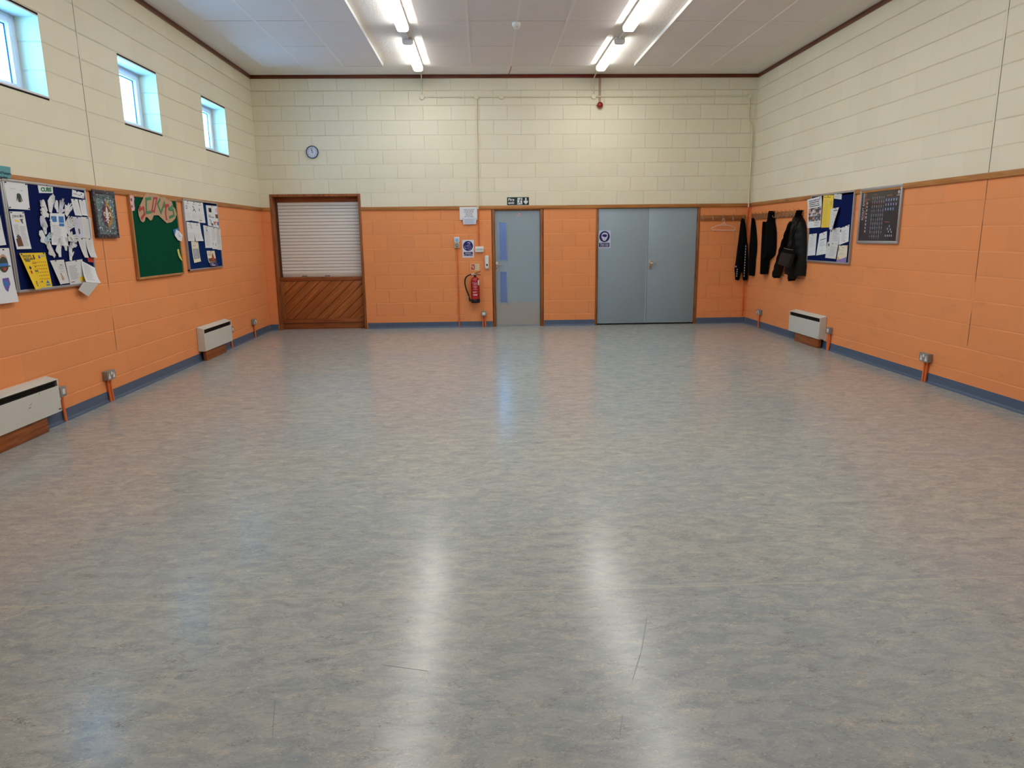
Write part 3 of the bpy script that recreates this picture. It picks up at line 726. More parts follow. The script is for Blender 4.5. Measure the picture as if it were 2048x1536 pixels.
st.stroke('B', [(cx-.012, cy+.004), (cx-.002, cy+.022), (cx+.014, cy+.018), (cx+.008, cy-.002), (cx-.006, cy-.016), (cx-.014, cy-.004)], .0045, e0, e1, True)
st.stroke('B', [(cx+.004, cy-.03), (cx+.02, cy-.028), (cx+.03, cy-.016), (cx+.018, cy-.012)], .0045, e0, e1)
st.build('hand_washing_pictogram', lw_, sg, smooth=False)
MB().box('B', s0+.02, s1-.02, z0+.024, z0+.092, .0028, .0036).build('blue_caption_panel', mno, sg, smooth=False)
MB().text('B', cx, 'Sanitise', z0+.073, .030, .0037, bold=.018, sx=1.1).text('B', cx, 'your hands', z0+.043, .030, .0037, bold=.018, sx=1.05).build('lettering', mwi, sg, smooth=False)
# face mask sign on the double door
s0, s1, z0, z1 = 5.540, 5.741, 1.295, 1.583; db = -.012
ms = board('face_mask_sign', 'white sign with a blue disc showing a masked head on the double door', 'sign', 'B', s0, s1, z0, z1, pm('sign_pale_blue', C(196, 212, 234), .4, .02), db+.0002, db+.002)
cx, cy = (s0+s1)/2-.002, z1-.100
e = db+.0018
MB().disc('B', cx, cy, .088, e, e+.0008, 40, .091).build('blue_disc', mno, ms, smooth=False)
hp = [(-.050, .02), (-.046, .042), (-.03, .056), (-.006, .066), (.028, .062), (.048, .05), (.056, .03), (.054, .0), (.046, -.02), (.034, -.046), (.016, -.066), (-.006, -.070), (-.026, -.06), (-.040, -.034), (-.052, -.008)]
MB().poly('B', [(cx+a, cy+b) for a, b in hp], e, e+.0014).build('head_pictogram', pm('sign_lilac_white', C(206, 210, 240), .5), ms, smooth=False)
ep = [(-.040, .022), (-.03, .034), (-.004, .038), (.026, .036), (.042, .024), (.042, .012), (.026, -.006), (.006, -.01), (-.014, -.004), (-.034, .004)]
MB().poly('B', [(cx+a, cy+b) for a, b in ep], e, e+.0020).box('B', cx-.0012, cx+.0012, cy-.055, cy-.022, e, e+.0018).build('eye_band', mno, ms, smooth=False)
MB().box('B', s0+.008, s1-.018, z0+.016, z0+.086, e, e+.0008).build('blue_caption_panel', mno, ms, smooth=False)
MB().text('B', cx, 'Please wear', z0+.066, .030, e+.0009, bold=.014).text('B', cx, 'a face mask', z0+.038, .030, e+.0009, bold=.014).build('lettering', mwi, ms, smooth=False)
# notices by the door
nt = thing('paper_notice', 'white printed notice overlapping the rail beside the vertical conduit', 'notice', FR['B'](3.379, 1.775, .027))
MB().box('B', 3.231, 3.521, 1.777, 1.984, .0225, .0235).build('sheet', M['paper'], nt, smooth=False)
lt = MB()
for i, q in enumerate(('WHEN YOU LEAVE', 'PLEASE ENSURE', 'CHAIRS ARE PUT', 'BACK AND', 'THE HALL IS', 'LEFT AS FOUND')):
    lt.text('B', 3.383, q, 1.944-.0235*i, .021, .0238, bold=.012)
lt.build('lettering', M['dark_ink'], nt, smooth=False)
sn = thing('paper_notice', 'smaller white notice pinned over the lower edge of the larger one', 'notice', FR['B'](3.388, 1.703, .024))
MB().poly('B', [(3.276, 1.800), (3.506, 1.806), (3.494, 1.708), (3.286, 1.703)], .0245, .0255).build('sheet', pm('bluish_paper', C(206, 218, 236), .7, .02), sn, smooth=False)
l2 = MB()
for i in range(4): l2.box('B', 3.306+.008*(i % 2), 3.478-.012*(i % 3), 1.780-.019*i, 1.786-.019*i, .0254, .0258)
l2.build('printed_lines', M['ink'], sn, smooth=False)
pb = MB()
for s in (3.284, 3.500): pb.disc('B', s, 1.793, .005, .0252, .030, 10)
pb.build('push_pin', M['pin'], sn)

# call point, panel, dispenser
cp = thing('alarm_call_point', 'white call point with a blue label, mounted above a key switch', 'call point', FR['B'](3.173, 1.414, 0))
MB().box('B', 3.131, 3.216, 1.415, 1.504, 0, .05).build('housing', M['white_plastic'], cp, .006)
MB().box('B', 3.146, 3.201, 1.432, 1.487, .0495, .0525).build('blue_label', pm('pale_blue_label', C(140, 186, 236), .4), cp, .002)
ks = thing('key_switch', 'beige box with a round dark key switch below the call point', 'switch', FR['B'](3.173, 1.328, 0))
MB().box('B', 3.134, 3.213, 1.328, 1.4135, 0, .042).build('housing', pm('beige_box', C(204, 196, 180), .45), ks, .005)
rs = MB().ring('B', 3.1735, 1.369, .016, .027, .0415, .045, 24).build('switch_ring', M['dark_ink'], ks)
MB().box('B', 3.166, 3.181, 1.352, 1.386, .0415, .047).build('key_barrel', M['steel'], ks, .002)
co = thing('conduit', 'thin orange conduit from the key switch down to the floor', 'conduit', FR['B'](3.176, 0, .012))
MB().tube([FR['B'](3.174, 1.329, .0135), FR['B'](3.176, .25, .0135), FR['B'](3.178, .12, .017), FR['B'](3.179, .0, .022)], .0105, 10).build('pipe', M['orange_pipe'], co)
saddles('B', co, [(3.1745, 1.02), (3.1755, .55)], M['orange_pipe'])
gb = thing('control_box', 'small white rectangular box at the end of the vertical conduit', 'control box', FR['B'](3.545, 1.254, 0))
MB().box('B', 3.475, 3.615, 1.254, 1.346, 0, .045).build('housing', M['white_plastic'], gb, .004)
MB().box('B', 3.490, 3.600, 1.285, 1.312, .0448, .0458).build('label_strip', pm('grey_green_label', C(178, 196, 188), .5), gb, smooth=False)
dp = thing('hand_sanitiser_dispenser', 'slim white wall dispenser with a black window beside the door frame', 'dispenser', FR['B'](3.664, .977, 0))
MB().box('B', 3.631, 3.697, .979, 1.197, 0, .075).build('housing', M['white_plastic'], dp, .018, seg=4)
MB().disc('B', 3.664, 1.045, .014, .0745, .0765, 20, .016).poly('B', [(3.652, 1.038), (3.676, 1.038), (3.664, 1.018)], .0745, .0763).build('black_window', M['black'], dp)
MB().box('B', 3.661, 3.667, 1.142, 1.160, .0745, .0755).build('indicator', M['ink'], dp)
# extinguisher id sign
s0, s1, z0, z1 = 3.390, 3.534, .954, 1.060
es_ = board('extinguisher_sign', 'cream and red extinguisher sign above the fire extinguisher', 'sign', 'B', s0, s1, z0, z1, pm('sign_cream', C(226, 212, 168), .45, .03))
MB().box('B', s0+.008, s0+.068, z0+.010, z1-.008, .0028, .0036).build('red_panel', M['red_ink'], es_, smooth=False)
MB().box('B', s0+.036, s0+.052, z0+.028, z0+.078, .0034, .0042).box('B', s0+.014, s0+.026, z0+.05, z0+.086, .0034, .0042).build('extinguisher_pictogram', pm('sign_pink', C(232, 190, 180), .5), es_, smooth=False)
tl = MB()
for i in range(5): tl.box('B', s0+.074, s0+.090, z0+.020+.016*i, z0+.028+.016*i, .0028, .0034); tl.box('B', s0+.096, s0+.126-.004*(i % 2), z0+.022+.016*i, z0+.026+.016*i, .0028, .0034)
tl.build('printed_lines', M['ink'], es_, smooth=False)

# ------------------------------------------------------------------ fire extinguisher
ex = thing('fire_extinguisher', 'red water fire extinguisher with black hose and base hung on the wall', 'fire extinguisher', FR['B'](3.460, .42, .1))
X0, D0 = 3.460, .092
mex = pm('extinguisher_red', C(166, 26, 30), .22, .04, 15, 0, 0, .6)
def ez(z): return FR['B'](X0, z, D0)
MB().lathe(ez(.425), (0, 0, 1), [(.070, .05), (.074, .055), (.074, .345), (.071, .375), (.060, .400), (.040, .417), (.022, .425)], 36).build('cylinder', mex, ex)
MB().lathe(ez(.418), (0, 0, 1), [(.060, 0), (.072, .006), (.0765, .02), (.0765, .062), (.0745, .066)], 36).build('foot_ring', M['black'], ex)
MB().lathe(ez(.845), (0, 0, 1), [(.018, 0), (.018, .022), (.024, .024), (.024, .034), (.014, .036)], 20).build('neck', M['black'], ex)
vb = MB().box('B', X0-.028, X0+.018, .876, .902, D0-.013, D0+.013).lathe(FR['B'](X0-.03, .889, D0), (-1, 0, 0), [(.013, 0), (.013, .028), (.010, .03)], 14)
vv = vb.build('valve', M['steel'], ex, .003)
MB().tube([FR['B'](X0-.008, .900, D0), FR['B'](X0+.03, .918, D0), FR['B'](X0+.096, .938, D0)], [.007, .006, .005], 8).build('squeeze_lever', M['black'], vv)
MB().tube([FR['B'](X0-.004, .896, D0), FR['B'](X0+.04, .888, D0), FR['B'](X0+.095, .880, D0)], [.007, .0065, .006], 8).build('carry_handle', M['black'], vv)
MB().tube([FR['B'](*p) for p in ((X0-.058, .889, D0), (3.365, .884, D0+.01), (3.322, .858, D0+.01), (3.296, .815, D0), (3.290, .760, D0), (3.296, .705, D0), (3.313, .640, D0), (3.338, .575, D0-.005), (3.352, .535, D0-.01))], .0115, 12).build('hose', M['black'], ex)
nzl = MB().tube([FR['B'](*p) for p in ((3.351, .538, D0-.01), (3.357, .515, D0-.01), (3.366, .470, D0-.01), (3.372, .448, D0-.01))], [.013, .012, .015, .016], 12).build('nozzle', M['black'], ex)
MB().lathe(FR['B'](3.353, .531, D0-.01), (0.2, 0, -1), [(.015, 0), (.015, .014)], 14).build('hose_clip', M['steel'], nzl)
def wrap(zc, off=0.0, R=.0746):
    return lambda a, b, c: Vector((X0+R*math.sin((a+off)/R), -D0-R*math.cos((a+off)/R), zc+b))
def curved(mb, a0, a1, z0, z1, R=.0745):
    mb.patch(lambda u, v, th: Vector((X0+(R+th)*math.sin((a0+(a1-a0)*u)/R), -D0-(R+th)*math.cos((a0+(a1-a0)*u)/R), z0+(z1-z0)*v)), 8, 1, .0006)
lb = MB(); curved(lb, -.052, .048, .497, .79); lb.build('label', pm('label_red', C(176, 34, 44), .3), ex, smooth=True)
lt = MB().text('B', 0, 'Water', 0, .036, 0, bold=.02, warp=wrap(.752, -.002, .0754), sx=1.1)
for a0, a1, z in ((-.03, .03, .722), (-.034, .034, .694), (-.022, .02, .672), (-.03, .036, .645), (-.008, .034, .606), (-.008, .02, .594)): curved(lt, a0, a1, z, z+.006, .0752)
curved(lt, -.036, .034, .548, .566, .0752); curved(lt, -.034, -.016, .588, .614, .0752)
lt.build('label_print', pm('label_white', C(228, 200, 206), .45), ex, smooth=False)
tg = MB(); curved(tg, .052, .086, .715, .80, .0752); tg.build('service_tag', M['paper'], ex)
MB().box('B', X0-.02, X0+.02, .80, .86, 0, D0-.07).build('wall_bracket', M['black'], ex)

# ------------------------------------------------------------------ sockets and switches
def outlet(w, s0, s1, z0, z1, dep, pipes, lab, kind, name='wall_socket', cat='socket', pd=.014, flr=True, rub=None):
    """surface metal box with plate, rockers and pin covers; conduit pipes go down to the floor"""
    c = (s0+s1)/2
    r = thing(name, lab, cat, FR[w](c, 0, dep/2))
    MB().box(w, s0, s1, z0, z1, 0, dep-.006).build('back_box', M['grey_box'], r, .004)
    pl = MB().box(w, s0-.001, s1+.001, z0-.001, z1+.001, dep-.006, dep).build('face_plate', M['grey_box'], r, .0025)
    hgt = z1-z0
    if kind == 'double':
        for q in (-1, 1):
            k = c+q*(s1-s0)*.27
            MB().poly(w, [(k-.018, z0+.012), (k+.018, z0+.012), (k+.014, z0+.034), (k+.006, z0+.048), (k+.006, z0+.062), (k-.006, z0+.062), (k-.006, z0+.048), (k-.014, z0+.034)], dep-.001, dep+.002).build('pin_shutter', M['white_plastic'], pl)
        MB().box(w, c-.013, c+.013, z1-.040, z1-.012, dep-.001, dep+.005).build('rocker', M['white_plastic'], pl, .002)
    elif kind == 'spur':
        MB().box(w, c-.018, c+.018, z0+.022, z1-.020, dep-.001, dep+.005).build('rocker', M['white_plastic'], pl, .002)
    else:
        MB().box(w, c-.026, c+.026, z0+.018, z1-.020, dep-.001, dep+.002).build('blank_insert', M['white_plastic'], pl, .002)
    for s in pipes:
        sx_ = s
        MB().tube([FR[w](sx_, z0+.004, pd), FR[w](sx_, .11, pd+.004), FR[w](sx_, 0.0, pd+.008)], .0125, 10).build('pipe', M['orange_pipe'], r)
    return r
outlet('L', -5.285, -5.139, .212, .297, .05, (-5.232, -5.190), 'double socket on orange pipes between the two left heaters', 'double')
outlet('L', -.950, -.804, .206, .292, .045, (-.862,), 'double socket on one orange pipe near the far left corner', 'double')
outlet('L', -6.030, -5.944, .220, .306, .045, (-5.972,), 'fused switch at the right end of the nearest left heater', 'spur', 'fused_switch', 'switch')
outlet('L', -1.935, -1.849, .215, .301, .045, (-1.905,), 'fused switch half hidden behind the far end of the left heater', 'spur', 'fused_switch', 'switch')
outlet('R', -.735, -.590, .208, .293, .045, (-.655,), 'double socket on one orange pipe near the far right corner', 'double')
outlet('R', -3.072, -2.986, .215, .301, .045, (-3.040, -3.004), 'fused switch on two orange pipes beside the right-hand heater', 'spur', 'fused_switch', 'switch')
outlet('R', -5.135, -4.990, .208, .295, .05, (-5.083, -5.042), 'double socket on two orange pipes at the right edge of the photo', 'double')
outlet('B', 3.553, 3.637, .187, .272, .045, (3.578, 3.620), 'grey blank-plated socket box below the fire extinguisher', 'blank')
tag(MB().tube([FR['R'](-2.991, .25, .028), FR['R'](-2.974, .238, .03), FR['R'](-2.962, .20, .03), FR['R'](-2.956, .14, .03), FR['R'](-2.945, .118, .03), FR['R'](-2.90, .126, .03)], .004, 8).build('power_flex', M['white_plastic']), 'white flex between the right-hand heater and its switch', 'cable')
tag(MB().tube([FR['L'](-5.987, .24, .028), FR['L'](-6.02, .20, .03), FR['L'](-6.06, .17, .03), FR['L'](-6.11, .17, .03)], .004, 8).build('power_flex', M['white_plastic']), 'white flex between the nearest left heater and its switch', 'cable')

# ------------------------------------------------------------------ convector heaters
mht = pm('heater_enamel', C(208, 208, 200), .42, .03, 4)
mhr = pm('heater_enamel_side', C(194, 182, 172), .42, .03, 4)
def heater(w, s0, s1, z0, z1, lab, marks=True, dep=.092):
    r = thing('convector_heater', lab, 'heater', FR[w]((s0+s1)/2, 0, dep/2))
    F = FR[w]
    prof = [(0, z0), (dep-.004, z0), (dep, z0+.004), (dep, z1-.020), (dep-.004, z1-.012), (.0, z1+.008)]
    gz0, gz1 = z1-.075, z1-.026
    a, b = min(s0, s1), max(s0, s1)
    body = MB()
    # side cheeks, top cap, front panel with a grille slot
    sp = [(.002, z0), (dep-.002, z0), (dep, z0+.003), (dep, z1-.018), (.002, z1+.008)]
    for q in (a, b-.012): body.loft([[F(s, z, d) for d, z in sp] for s in (q, q+.012)])
    body.loft([[F(s, z, d) for d, z in [(.002, gz1), (dep, gz1), (dep, z1-.018), (.002, z1+.008)]] for s in (a+.012, b-.012)])
    body.box(w, a+.012, b-.012, z0, gz0, dep-.014, dep)
    body.box(w, a+.012, b-.012, z0, z0+.01, .002, dep-.014)
    ob = body.build('casing', mht, r, .002, seg=1)
    MB().box(w, a+.012, b-.012, gz0-.01, gz1+.004, .066, .070).build('grille_cavity', M['gap'], ob, smooth=False)
    lv = MB()
    for i in range(3):
        z = gz0+.008+.015*i
        lv.poly('R' if False else w, [(a+.012, z), (b-.012, z), (b-.012, z+.004), (a+.012, z+.004)], dep-.016, dep-.006)
    lv.build('grille_louvre', M['black'], ob, smooth=False)
    inner = .07
    p0, p1 = (a+.06, b-.14)
    return r, ob
WP = wood('plinth_timber', C(122, 62, 26), C(160, 92, 44), 'y')
h1, o1 = heater('L', -7.06, -6.118, .128, .416, 'nearest convector heater on the left wall, cut by the photo edge')
MB().box('L', -7.06, -6.30, 0, .127, .036, .074).box('L', -7.06, -6.30, 0, .052, .074, .079).build('timber_plinth', WP, h1, .003)
h2, o2 = heater('L', -3.031, -2.055, .126, .424, 'convector heater on the left wall nearer the far corner')
MB().box('L', -2.985, -2.30, 0, .125, .036, .076).box('L', -2.985, -2.30, 0, .048, .076, .081).build('timber_plinth', WP, h2, .003)
h3, o3 = heater('R', -2.893, -1.955, .124, .424, 'convector heater on the right wall')
MB().box('R', -2.860, -2.14, 0, .123, .036, .074).box('R', -2.860, -2.14, 0, .048, .074, .079).build('timber_plinth', WP, h3, .003)
MB().disc('R', -2.862, .150, .006, .0915, .094, 14).build('screw_cap', M['dark_ink'], o3)
sc = MB().stroke('L', [(-6.515, .266), (-6.485, .279)], .003, .0915, .0925).stroke('L', [(-6.53, .246), (-6.505, .251)], .0045, .0915, .0925).stroke('L', [(-6.382, .327), (-6.378, .336)], .004, .0915, .0925)
sc.build('scratch', M['dark_ink'], o1, smooth=False)
MB().box('L', -6.16, -6.128, .146, .156, .0915, .0935).build('maker_plate', M['dark_ink'], o1)
# ------------------------------------------------------------------ noticeboards and pinned papers
def noticeboard(name, lab, w, s0, s1, z0, z1, mfelt, mframe, fw=.02, dep=.03, grp=None, corners=False):
    r = thing(name, lab, 'noticeboard', FR[w]((s0+s1)/2, z0, dep/2), grp)
    a, b = min(s0, s1), max(s0, s1)
    MB().box(w, a+.004, b-.004, z0+.004, z1-.004, .002, dep-.008).build('felt_panel', mfelt, r, smooth=False)
    f = MB()
    f.box(w, a, a+fw, z0+fw, z1-fw, .0, dep).box(w, b-fw, b, z0+fw, z1-fw, .0, dep).box(w, a, b, z0, z0+fw, .0, dep).box(w, a, b, z1-fw, z1, .0, dep)
    fo = f.build('frame', mframe, r, .003)
    if corners:
        for s in (a, b):
            for z in (z0, z1): MB().box(w, s-.004 if s == a else s-fw+.002, s+fw-.002 if s == a else s+.004, z-.004 if z == z0 else z-fw+.002, z+fw-.002 if z == z0 else z+.004, -.0, dep-.004).build('corner_cap', M['black'], fo, .003)
    return r
NAVY = 'navy'
noticeboard('noticeboard', 'dark blue noticeboard cut off by the left edge of the photo', 'L', -7.46, -6.336, 1.122, 1.962, M['blue_felt'], M['alu'])
noticeboard('noticeboard', 'dark blue noticeboard with a CUBS heading and paper hands', 'L', -6.332, -5.205, 1.117, 1.968, M['blue_felt'], M['alu'])
gbd = noticeboard('noticeboard', 'green noticeboard in a pine frame with a SCOUTS banner', 'L', -4.41, -3.282, 1.103, 1.970, M['green_felt'], wood('pine_frame', C(166, 112, 62), C(196, 144, 92), 'z'), .024, .034)
noticeboard('noticeboard', 'blue noticeboard in a metal frame nearest the far left corner', 'L', -3.098, -1.98, 1.134, 1.99, M['blue_felt2'], M['alu'], .018, .03, None, True)
noticeboard('noticeboard', 'dark blue noticeboard in a metal frame on the right wall', 'R', -3.376, -2.229, 1.121, 2.0, M['blue_felt'], M['alu'])

DB = .0235     # face of the felt
LAYER = {}
def quadf(c):
    (a, b, cc, d) = [Vector(p) for p in c]
    return lambda u, v: (a*(1-u)+b*u)*(1-v)+(d*(1-u)+cc*u)*v
def sheet(w, name, lab, cat, c, m, prints=(), layer=0, curl=(0, 0, 0, 0), grp=None, pins=((.07, .05), (.93, .05)), base=None, parts=None):
    """paper sheet from four corners (tl,tr,br,bl on the wall plane); curl = lift of left, right, bottom, top edges (m)"""
    q = quadf(c); F = FR[w]; d0 = (base if base is not None else DB)+.0012+.0016*layer
    cl, cr, cb, ct = curl
    def D(u, v): return d0+cl*max(0, (.6-u)/.6)**2*(.3+.7*v)+cr*max(0, (u-.4)/.6)**2*(.3+.7*v)+cb*max(0, (v-.35)/.65)**2+ct*max(0, (.3-v)/.3)**2
    def P(u, v, th): p = q(u, v); return F(p.x, p.y, D(u, v)+th)
    ctr = q(.5, .5)
    r = thing(name, lab, cat, F(ctr.x, ctr.y, d0), grp)
    MB().patch(P, 6, 8, .0005).build('sheet', m, r)
    by = {}
    for pr in prints: by.setdefault((pr[4], pr[5] if len(pr) > 5 else 'printed_lines'), []).append(pr)
    for (mk, nm), lst in by.items():
        b = MB()
        for pr in lst:
            u0, v0, u1, v1 = pr[:4]
            b.patch(lambda u, v, th: P(u0+(u1-u0)*u, v0+(v1-v0)*v, .0007+th) if True else None, 3, 2 if v1-v0 < .1 else 5, .0003)
        b.build(nm, M[mk], r)
    if pins:
        n_ = F(0, 0, 1)-F(0, 0, 0)
        for u, v in pins:
            p = q(u, v); b = MB().lathe(F(p.x, p.y, D(u, v)+.0004), n_, [(.0055, 0), (.0055, .002), (.003, .006), (.004, .009)], 8)
            b.build('push_pin', M['pin'], r)
    r['_P'] = 0
    return r, P
def lines(u0, u1, v0, v1, n, mk='ink', th=.35, rag=.25, seed=1):
    rn = random.Random(seed); out = []
    for i in range(n):
        v = v0+(v1-v0)*(i+.5)/n; h = (v1-v0)/n*th
        out.append((u0, v-h/2, u1-(u1-u0)*rag*rn.random(), v+h/2, mk))
    return out
def blobs(u0, u1, v0, v1, nu, nv, mks, seed=1, fill=.75, nm='printed_picture'):
    rn = random.Random(seed); out = []
    for i in range(nu):
        for j in range(nv):
            du, dv = (u1-u0)/nu, (v1-v0)/nv; f = fill*(.7+.5*rn.random())
            out.append((u0+du*(i+.5-f/2), v0+dv*(j+.5-f/2), u0+du*(i+.5+f/2), v0+dv*(j+.5+f/2), rn.choice(mks), nm))
    return out
def decal(w, P, r, polys, mk, nm='printed_picture', lift=.0012):
    """free outlines drawn in a sheet's own u,v space"""
    b = MB()
    for pts in polys:
        a = [b.bm.verts.new(P(u, v, lift)) for u, v in pts]; b._f(a)
    return b.build(nm, M[mk], r, smooth=False)
def ell(u, v, ru, rv, n=18): return [(u+ru*math.cos(2*math.pi*i/n), v+rv*math.sin(2*math.pi*i/n)) for i in range(n)]

# -- cut-off board at the left edge
tc, Pt = sheet('L', 'teal_card', 'teal card with dark text standing on the frame at the left photo edge', 'card', ((-6.470,2.059),(-6.213,2.057),(-6.229,1.973),(-6.491,1.968)), pm('teal_card', C(96, 160, 170), .7, .04), [], 0, base=.029, pins=())
cc = ((-6.470,2.059),(-6.213,2.057),(-6.229,1.973),(-6.491,1.968))
lt = MB().text('L', cc[1][0]-.006, 'of Rangers', cc[1][1]-.050, .030, .0315, 'RIGHT', bold=.02).text('L', cc[1][0]-.055, 'meeting', cc[1][1]-.082, .030, .0315, 'RIGHT', bold=.02)
lt.build('lettering', pm('dark_teal_ink', C(16, 60, 72), .7), tc, smooth=False)
sheet('L', 'paper_sheet', 'blank white sheet on the cut-off blue board above the hat drawing', 'paper', ((-6.484,1.707),(-6.409,1.701),(-6.396,1.481),(-6.540,1.471)), M['paper'], lines(.1, .9, .1, .5, 6), 0, (0, 0, .004, 0))
hr, Ph = sheet('L', 'childs_drawing', 'white sheet with a drawn green hat and purple shape hanging below the cut-off blue board', 'drawing', ((-6.543,1.459),(-6.368,1.457),(-6.368,1.053),(-6.639,1.055)), M['paper'], [], 1, (0, 0, .012, 0), pins=((.85, .33), (.6, .03)))
decal('L', Ph, hr, [ell(.56, .24, .24, .13)], 'yellow_hat' if False else 'kraft', 'hat_band_outline', .0010)
M['hat_green'] = pm('hat_green', C(60, 72, 62), .8, .2, 60)
decal('L', Ph, hr, [ell(.56, .30, .26, .145)], 'hat_green', 'drawn_hat', .0014)
decal('L', Ph, hr, [[(.33, .28), (.80, .27), (.80, .325), (.33, .335)]], 'blue_ink', 'drawn_hat_band', .0018)
decal('L', Ph, hr, [[(.50, .36), (.70, .35), (.66, .42), (.60, .41), (.54, .41)]], 'red_ink', 'drawn_mouth', .0018)
decal('L', Ph, hr, [[(.42, .55), (.74, .54), (.78, .66), (.70, .72), (.62, .80), (.52, .76), (.44, .66)]], 'purple_ink', 'drawn_shape', .0012)
decal('L', Ph, hr, [[(.46, .60), (.60, .58), (.62, .68), (.50, .70)], [(.64, .60), (.68, .60), (.68, .70), (.65, .70)]], 'blue_ink', 'drawn_patch', .0016)

# -- CUBS board
Z1 = 'unused'
ar, Pa = sheet('L', 'paper_sheet', 'white sheet with a small green uniform picture, top left of the CUBS board', 'paper', ((-6.310,1.951),(-6.030,1.953),(-6.046,1.748),(-6.301,1.748)), M['paper'],
      [(.22, .25, .46, .262, 'ink'), (.66, .29, .76, .31, 'ink')]+[(.36, .38+.06*i, .40, .385+.06*i, 'ink') for i in range(5)]+[(.70, .40+.06*i, .74, .405+.06*i, 'ink') for i in range(4)], 0, (0, 0, .002, 0), pins=((.05, .05), (.93, .05), (.05, .95), (.95, .95)))
decal('L', Pa, ar, [[(.47, .44), (.52, .41), (.60, .41), (.65, .46), (.70, .70), (.67, .71), (.62, .56), (.64, .73), (.50, .73), (.48, .58), (.44, .70), (.42, .69)]], 'hat_green', 'uniform_picture')
br_, Pb = sheet('L', 'leaflet', 'tall white leaflet with a brown picture on the left of the CUBS board', 'leaflet', ((-6.296,1.729),(-6.122,1.732),(-6.109,1.447),(-6.288,1.446)), M['paper'],
      lines(.12, .46, .34, .62, 10, seed=3)+lines(.50, .92, .38, .92, 22, seed=4)+[(.12, .155, .18, .185, 'ink')], 0, (.0, 0, .008, 0), pins=((.08, .03), (.9, .03)))
decal('L', Pb, br_, [[(.10, .72), (.46, .70), (.50, .92), (.12, .93)]], 'brown_ink'); decal('L', Pb, br_, [[(.16, .66), (.30, .60), (.44, .66), (.46, .70), (.20, .72)], [(.66, .08), (.74, .08), (.76, .14), (.68, .16)], [(.60, .20), (.84, .19), (.78, .24), (.80, .33), (.70, .30)]], 'dark_ink', 'printed_figure')
decal('L', Pb, br_, [[(.24, .20), (.56, .25), (.56, .29), (.26, .24)]], 'yellow', 'yellow_flash')
tb = MB(); p0 = Pb(.14, .125, .001); tb.text('L', p0.y, 'CUB SCOUTS', p0.z, .022, p0.x, 'LEFT', bold=.02); tb.build('lettering', M['dark_ink'], br_, smooth=False)
yq = ((-6.280,1.416),(-5.931,1.414),(-5.897,1.128),(-6.197,1.130))
yr, Py = sheet('L', 'poster', 'yellow badge poster with curled edge, lower left of the CUBS board', 'poster', yq, M['yellow'],
      [(.545+.073*i, .245+.094*j, .572+.073*i, .280+.094*j, 'orange_ink', 'badge_row') for i in range(6) for j in range(6)]+
      [(.42, .235, .50, .243, 'brown_ink'), (.40, .265, .56, .295, 'orange_ink'), (.40, .335, .50, .341, 'brown_ink'), (.46, .365, .52, .395, 'brown_ink'), (.40, .45, .50, .456, 'brown_ink'), (.40, .48, .56, .52, 'dark_ink'), (.40, .555, .52, .561, 'brown_ink'),
       (.30, .775, .36, .82, 'dark_ink'), (.39, .775, .43, .82, 'dark_ink'), (.28, .83, .33, .87, 'dark_ink'), (.35, .83, .40, .87, 'dark_ink'), (.42, .83, .46, .87, 'dark_ink'), (.30, .88, .36, .92, 'dark_ink'), (.39, .88, .43, .92, 'dark_ink'), (.52, .79, .55, .83, 'orange_ink'), (.58, .78, .63, .83, 'dark_ink'), (.82, .06, .95, .085, 'ink'), (.82, .095, .95, .115, 'ink')], 1, (.045, 0, .0, 0), pins=((.06, .03), (.92, .02)))
decal('L', Py, yr, [ell(.245, .40, .055, .045), ell(.55, .12, .0, .0)], 'navy_ink', 'badge'); decal('L', Py, yr, [ell(.235, .52, .05, .05)], 'red_ink', 'badge'); decal('L', Py, yr, [[(.50, .05), (.55, .05), (.57, .17), (.50, .19)]], 'brown_ink', 'badge')
decal('L', Py, yr, [[(.70, .07), (.75, .07), (.78, .12), (.75, .17), (.70, .15)]], 'purple_ink', 'badge'); decal('L', Py, yr, [[(.76, .86), (.84, .77), (.92, .87)], [(.74, .89), (.94, .895), (.92, .93), (.76, .93)]], 'blue_ink', 'boat_picture')
tb = MB()
for k, (tx_, vv_) in enumerate((('CUB SCOUTS', .085), ('BADGES AND', .165), ('AWARDS', .215))):
    p0 = Py(.08+.02*k, vv_, .0012); p1 = Py(.46, vv_, .0012)
    tb.text('L', 0, tx_, 0, .036 if k < 2 else .030, 0, 'LEFT', bold=.03, warp=(lambda a, b, c, vv_=vv_, k=k: Py(.06+.03*k+a/.56, vv_-b/.40, .0012+c)), sx=1.0)
tb.build('lettering', M['dark_ink'], yr, smooth=False)
cr_, Pc = sheet('L', 'heading_card', 'white card with green CUBS lettering at the top of the blue board', 'card', ((-5.899,1.953),(-5.693,1.962),(-5.702,1.897),(-5.894,1.887)), M['paper'], [], 0, pins=((.55, .06),))
tb = MB(); tb.text('L', 0, 'CUBS', 0, .085, 0, bold=.05, warp=lambda a, b, c: Pc(.52+a/.27, .60-b/.125, .0013+c), sx=.95); tb.build('lettering', M['green_ink'], cr_, smooth=False)
sheet('L', 'paper_slip', 'small white slip with a printed line at the top right corner of the CUBS board', 'paper', ((-5.412,1.944),(-5.225,1.925),(-5.243,1.876),(-5.428,1.886)), M['paper'], [(.1, .45, .42, .60, 'ink'), (.48, .52, .68, .68, 'ink'), (.70, .25, .80, .45, 'dark_ink'), (.85, .70, .93, .84, 'ink')], 0, pins=((.35, .1),))
sheet('L', 'paper_slip', 'left of the two narrow white slips high on the right of the CUBS board', 'paper', ((-5.451,1.864),(-5.348,1.866),(-5.318,1.723),(-5.425,1.725)), M['paper'], lines(.2, .85, .1, .9, 10, 'ink', .15), 0, (0, 0, .004, 0), pins=((.4, .05),))
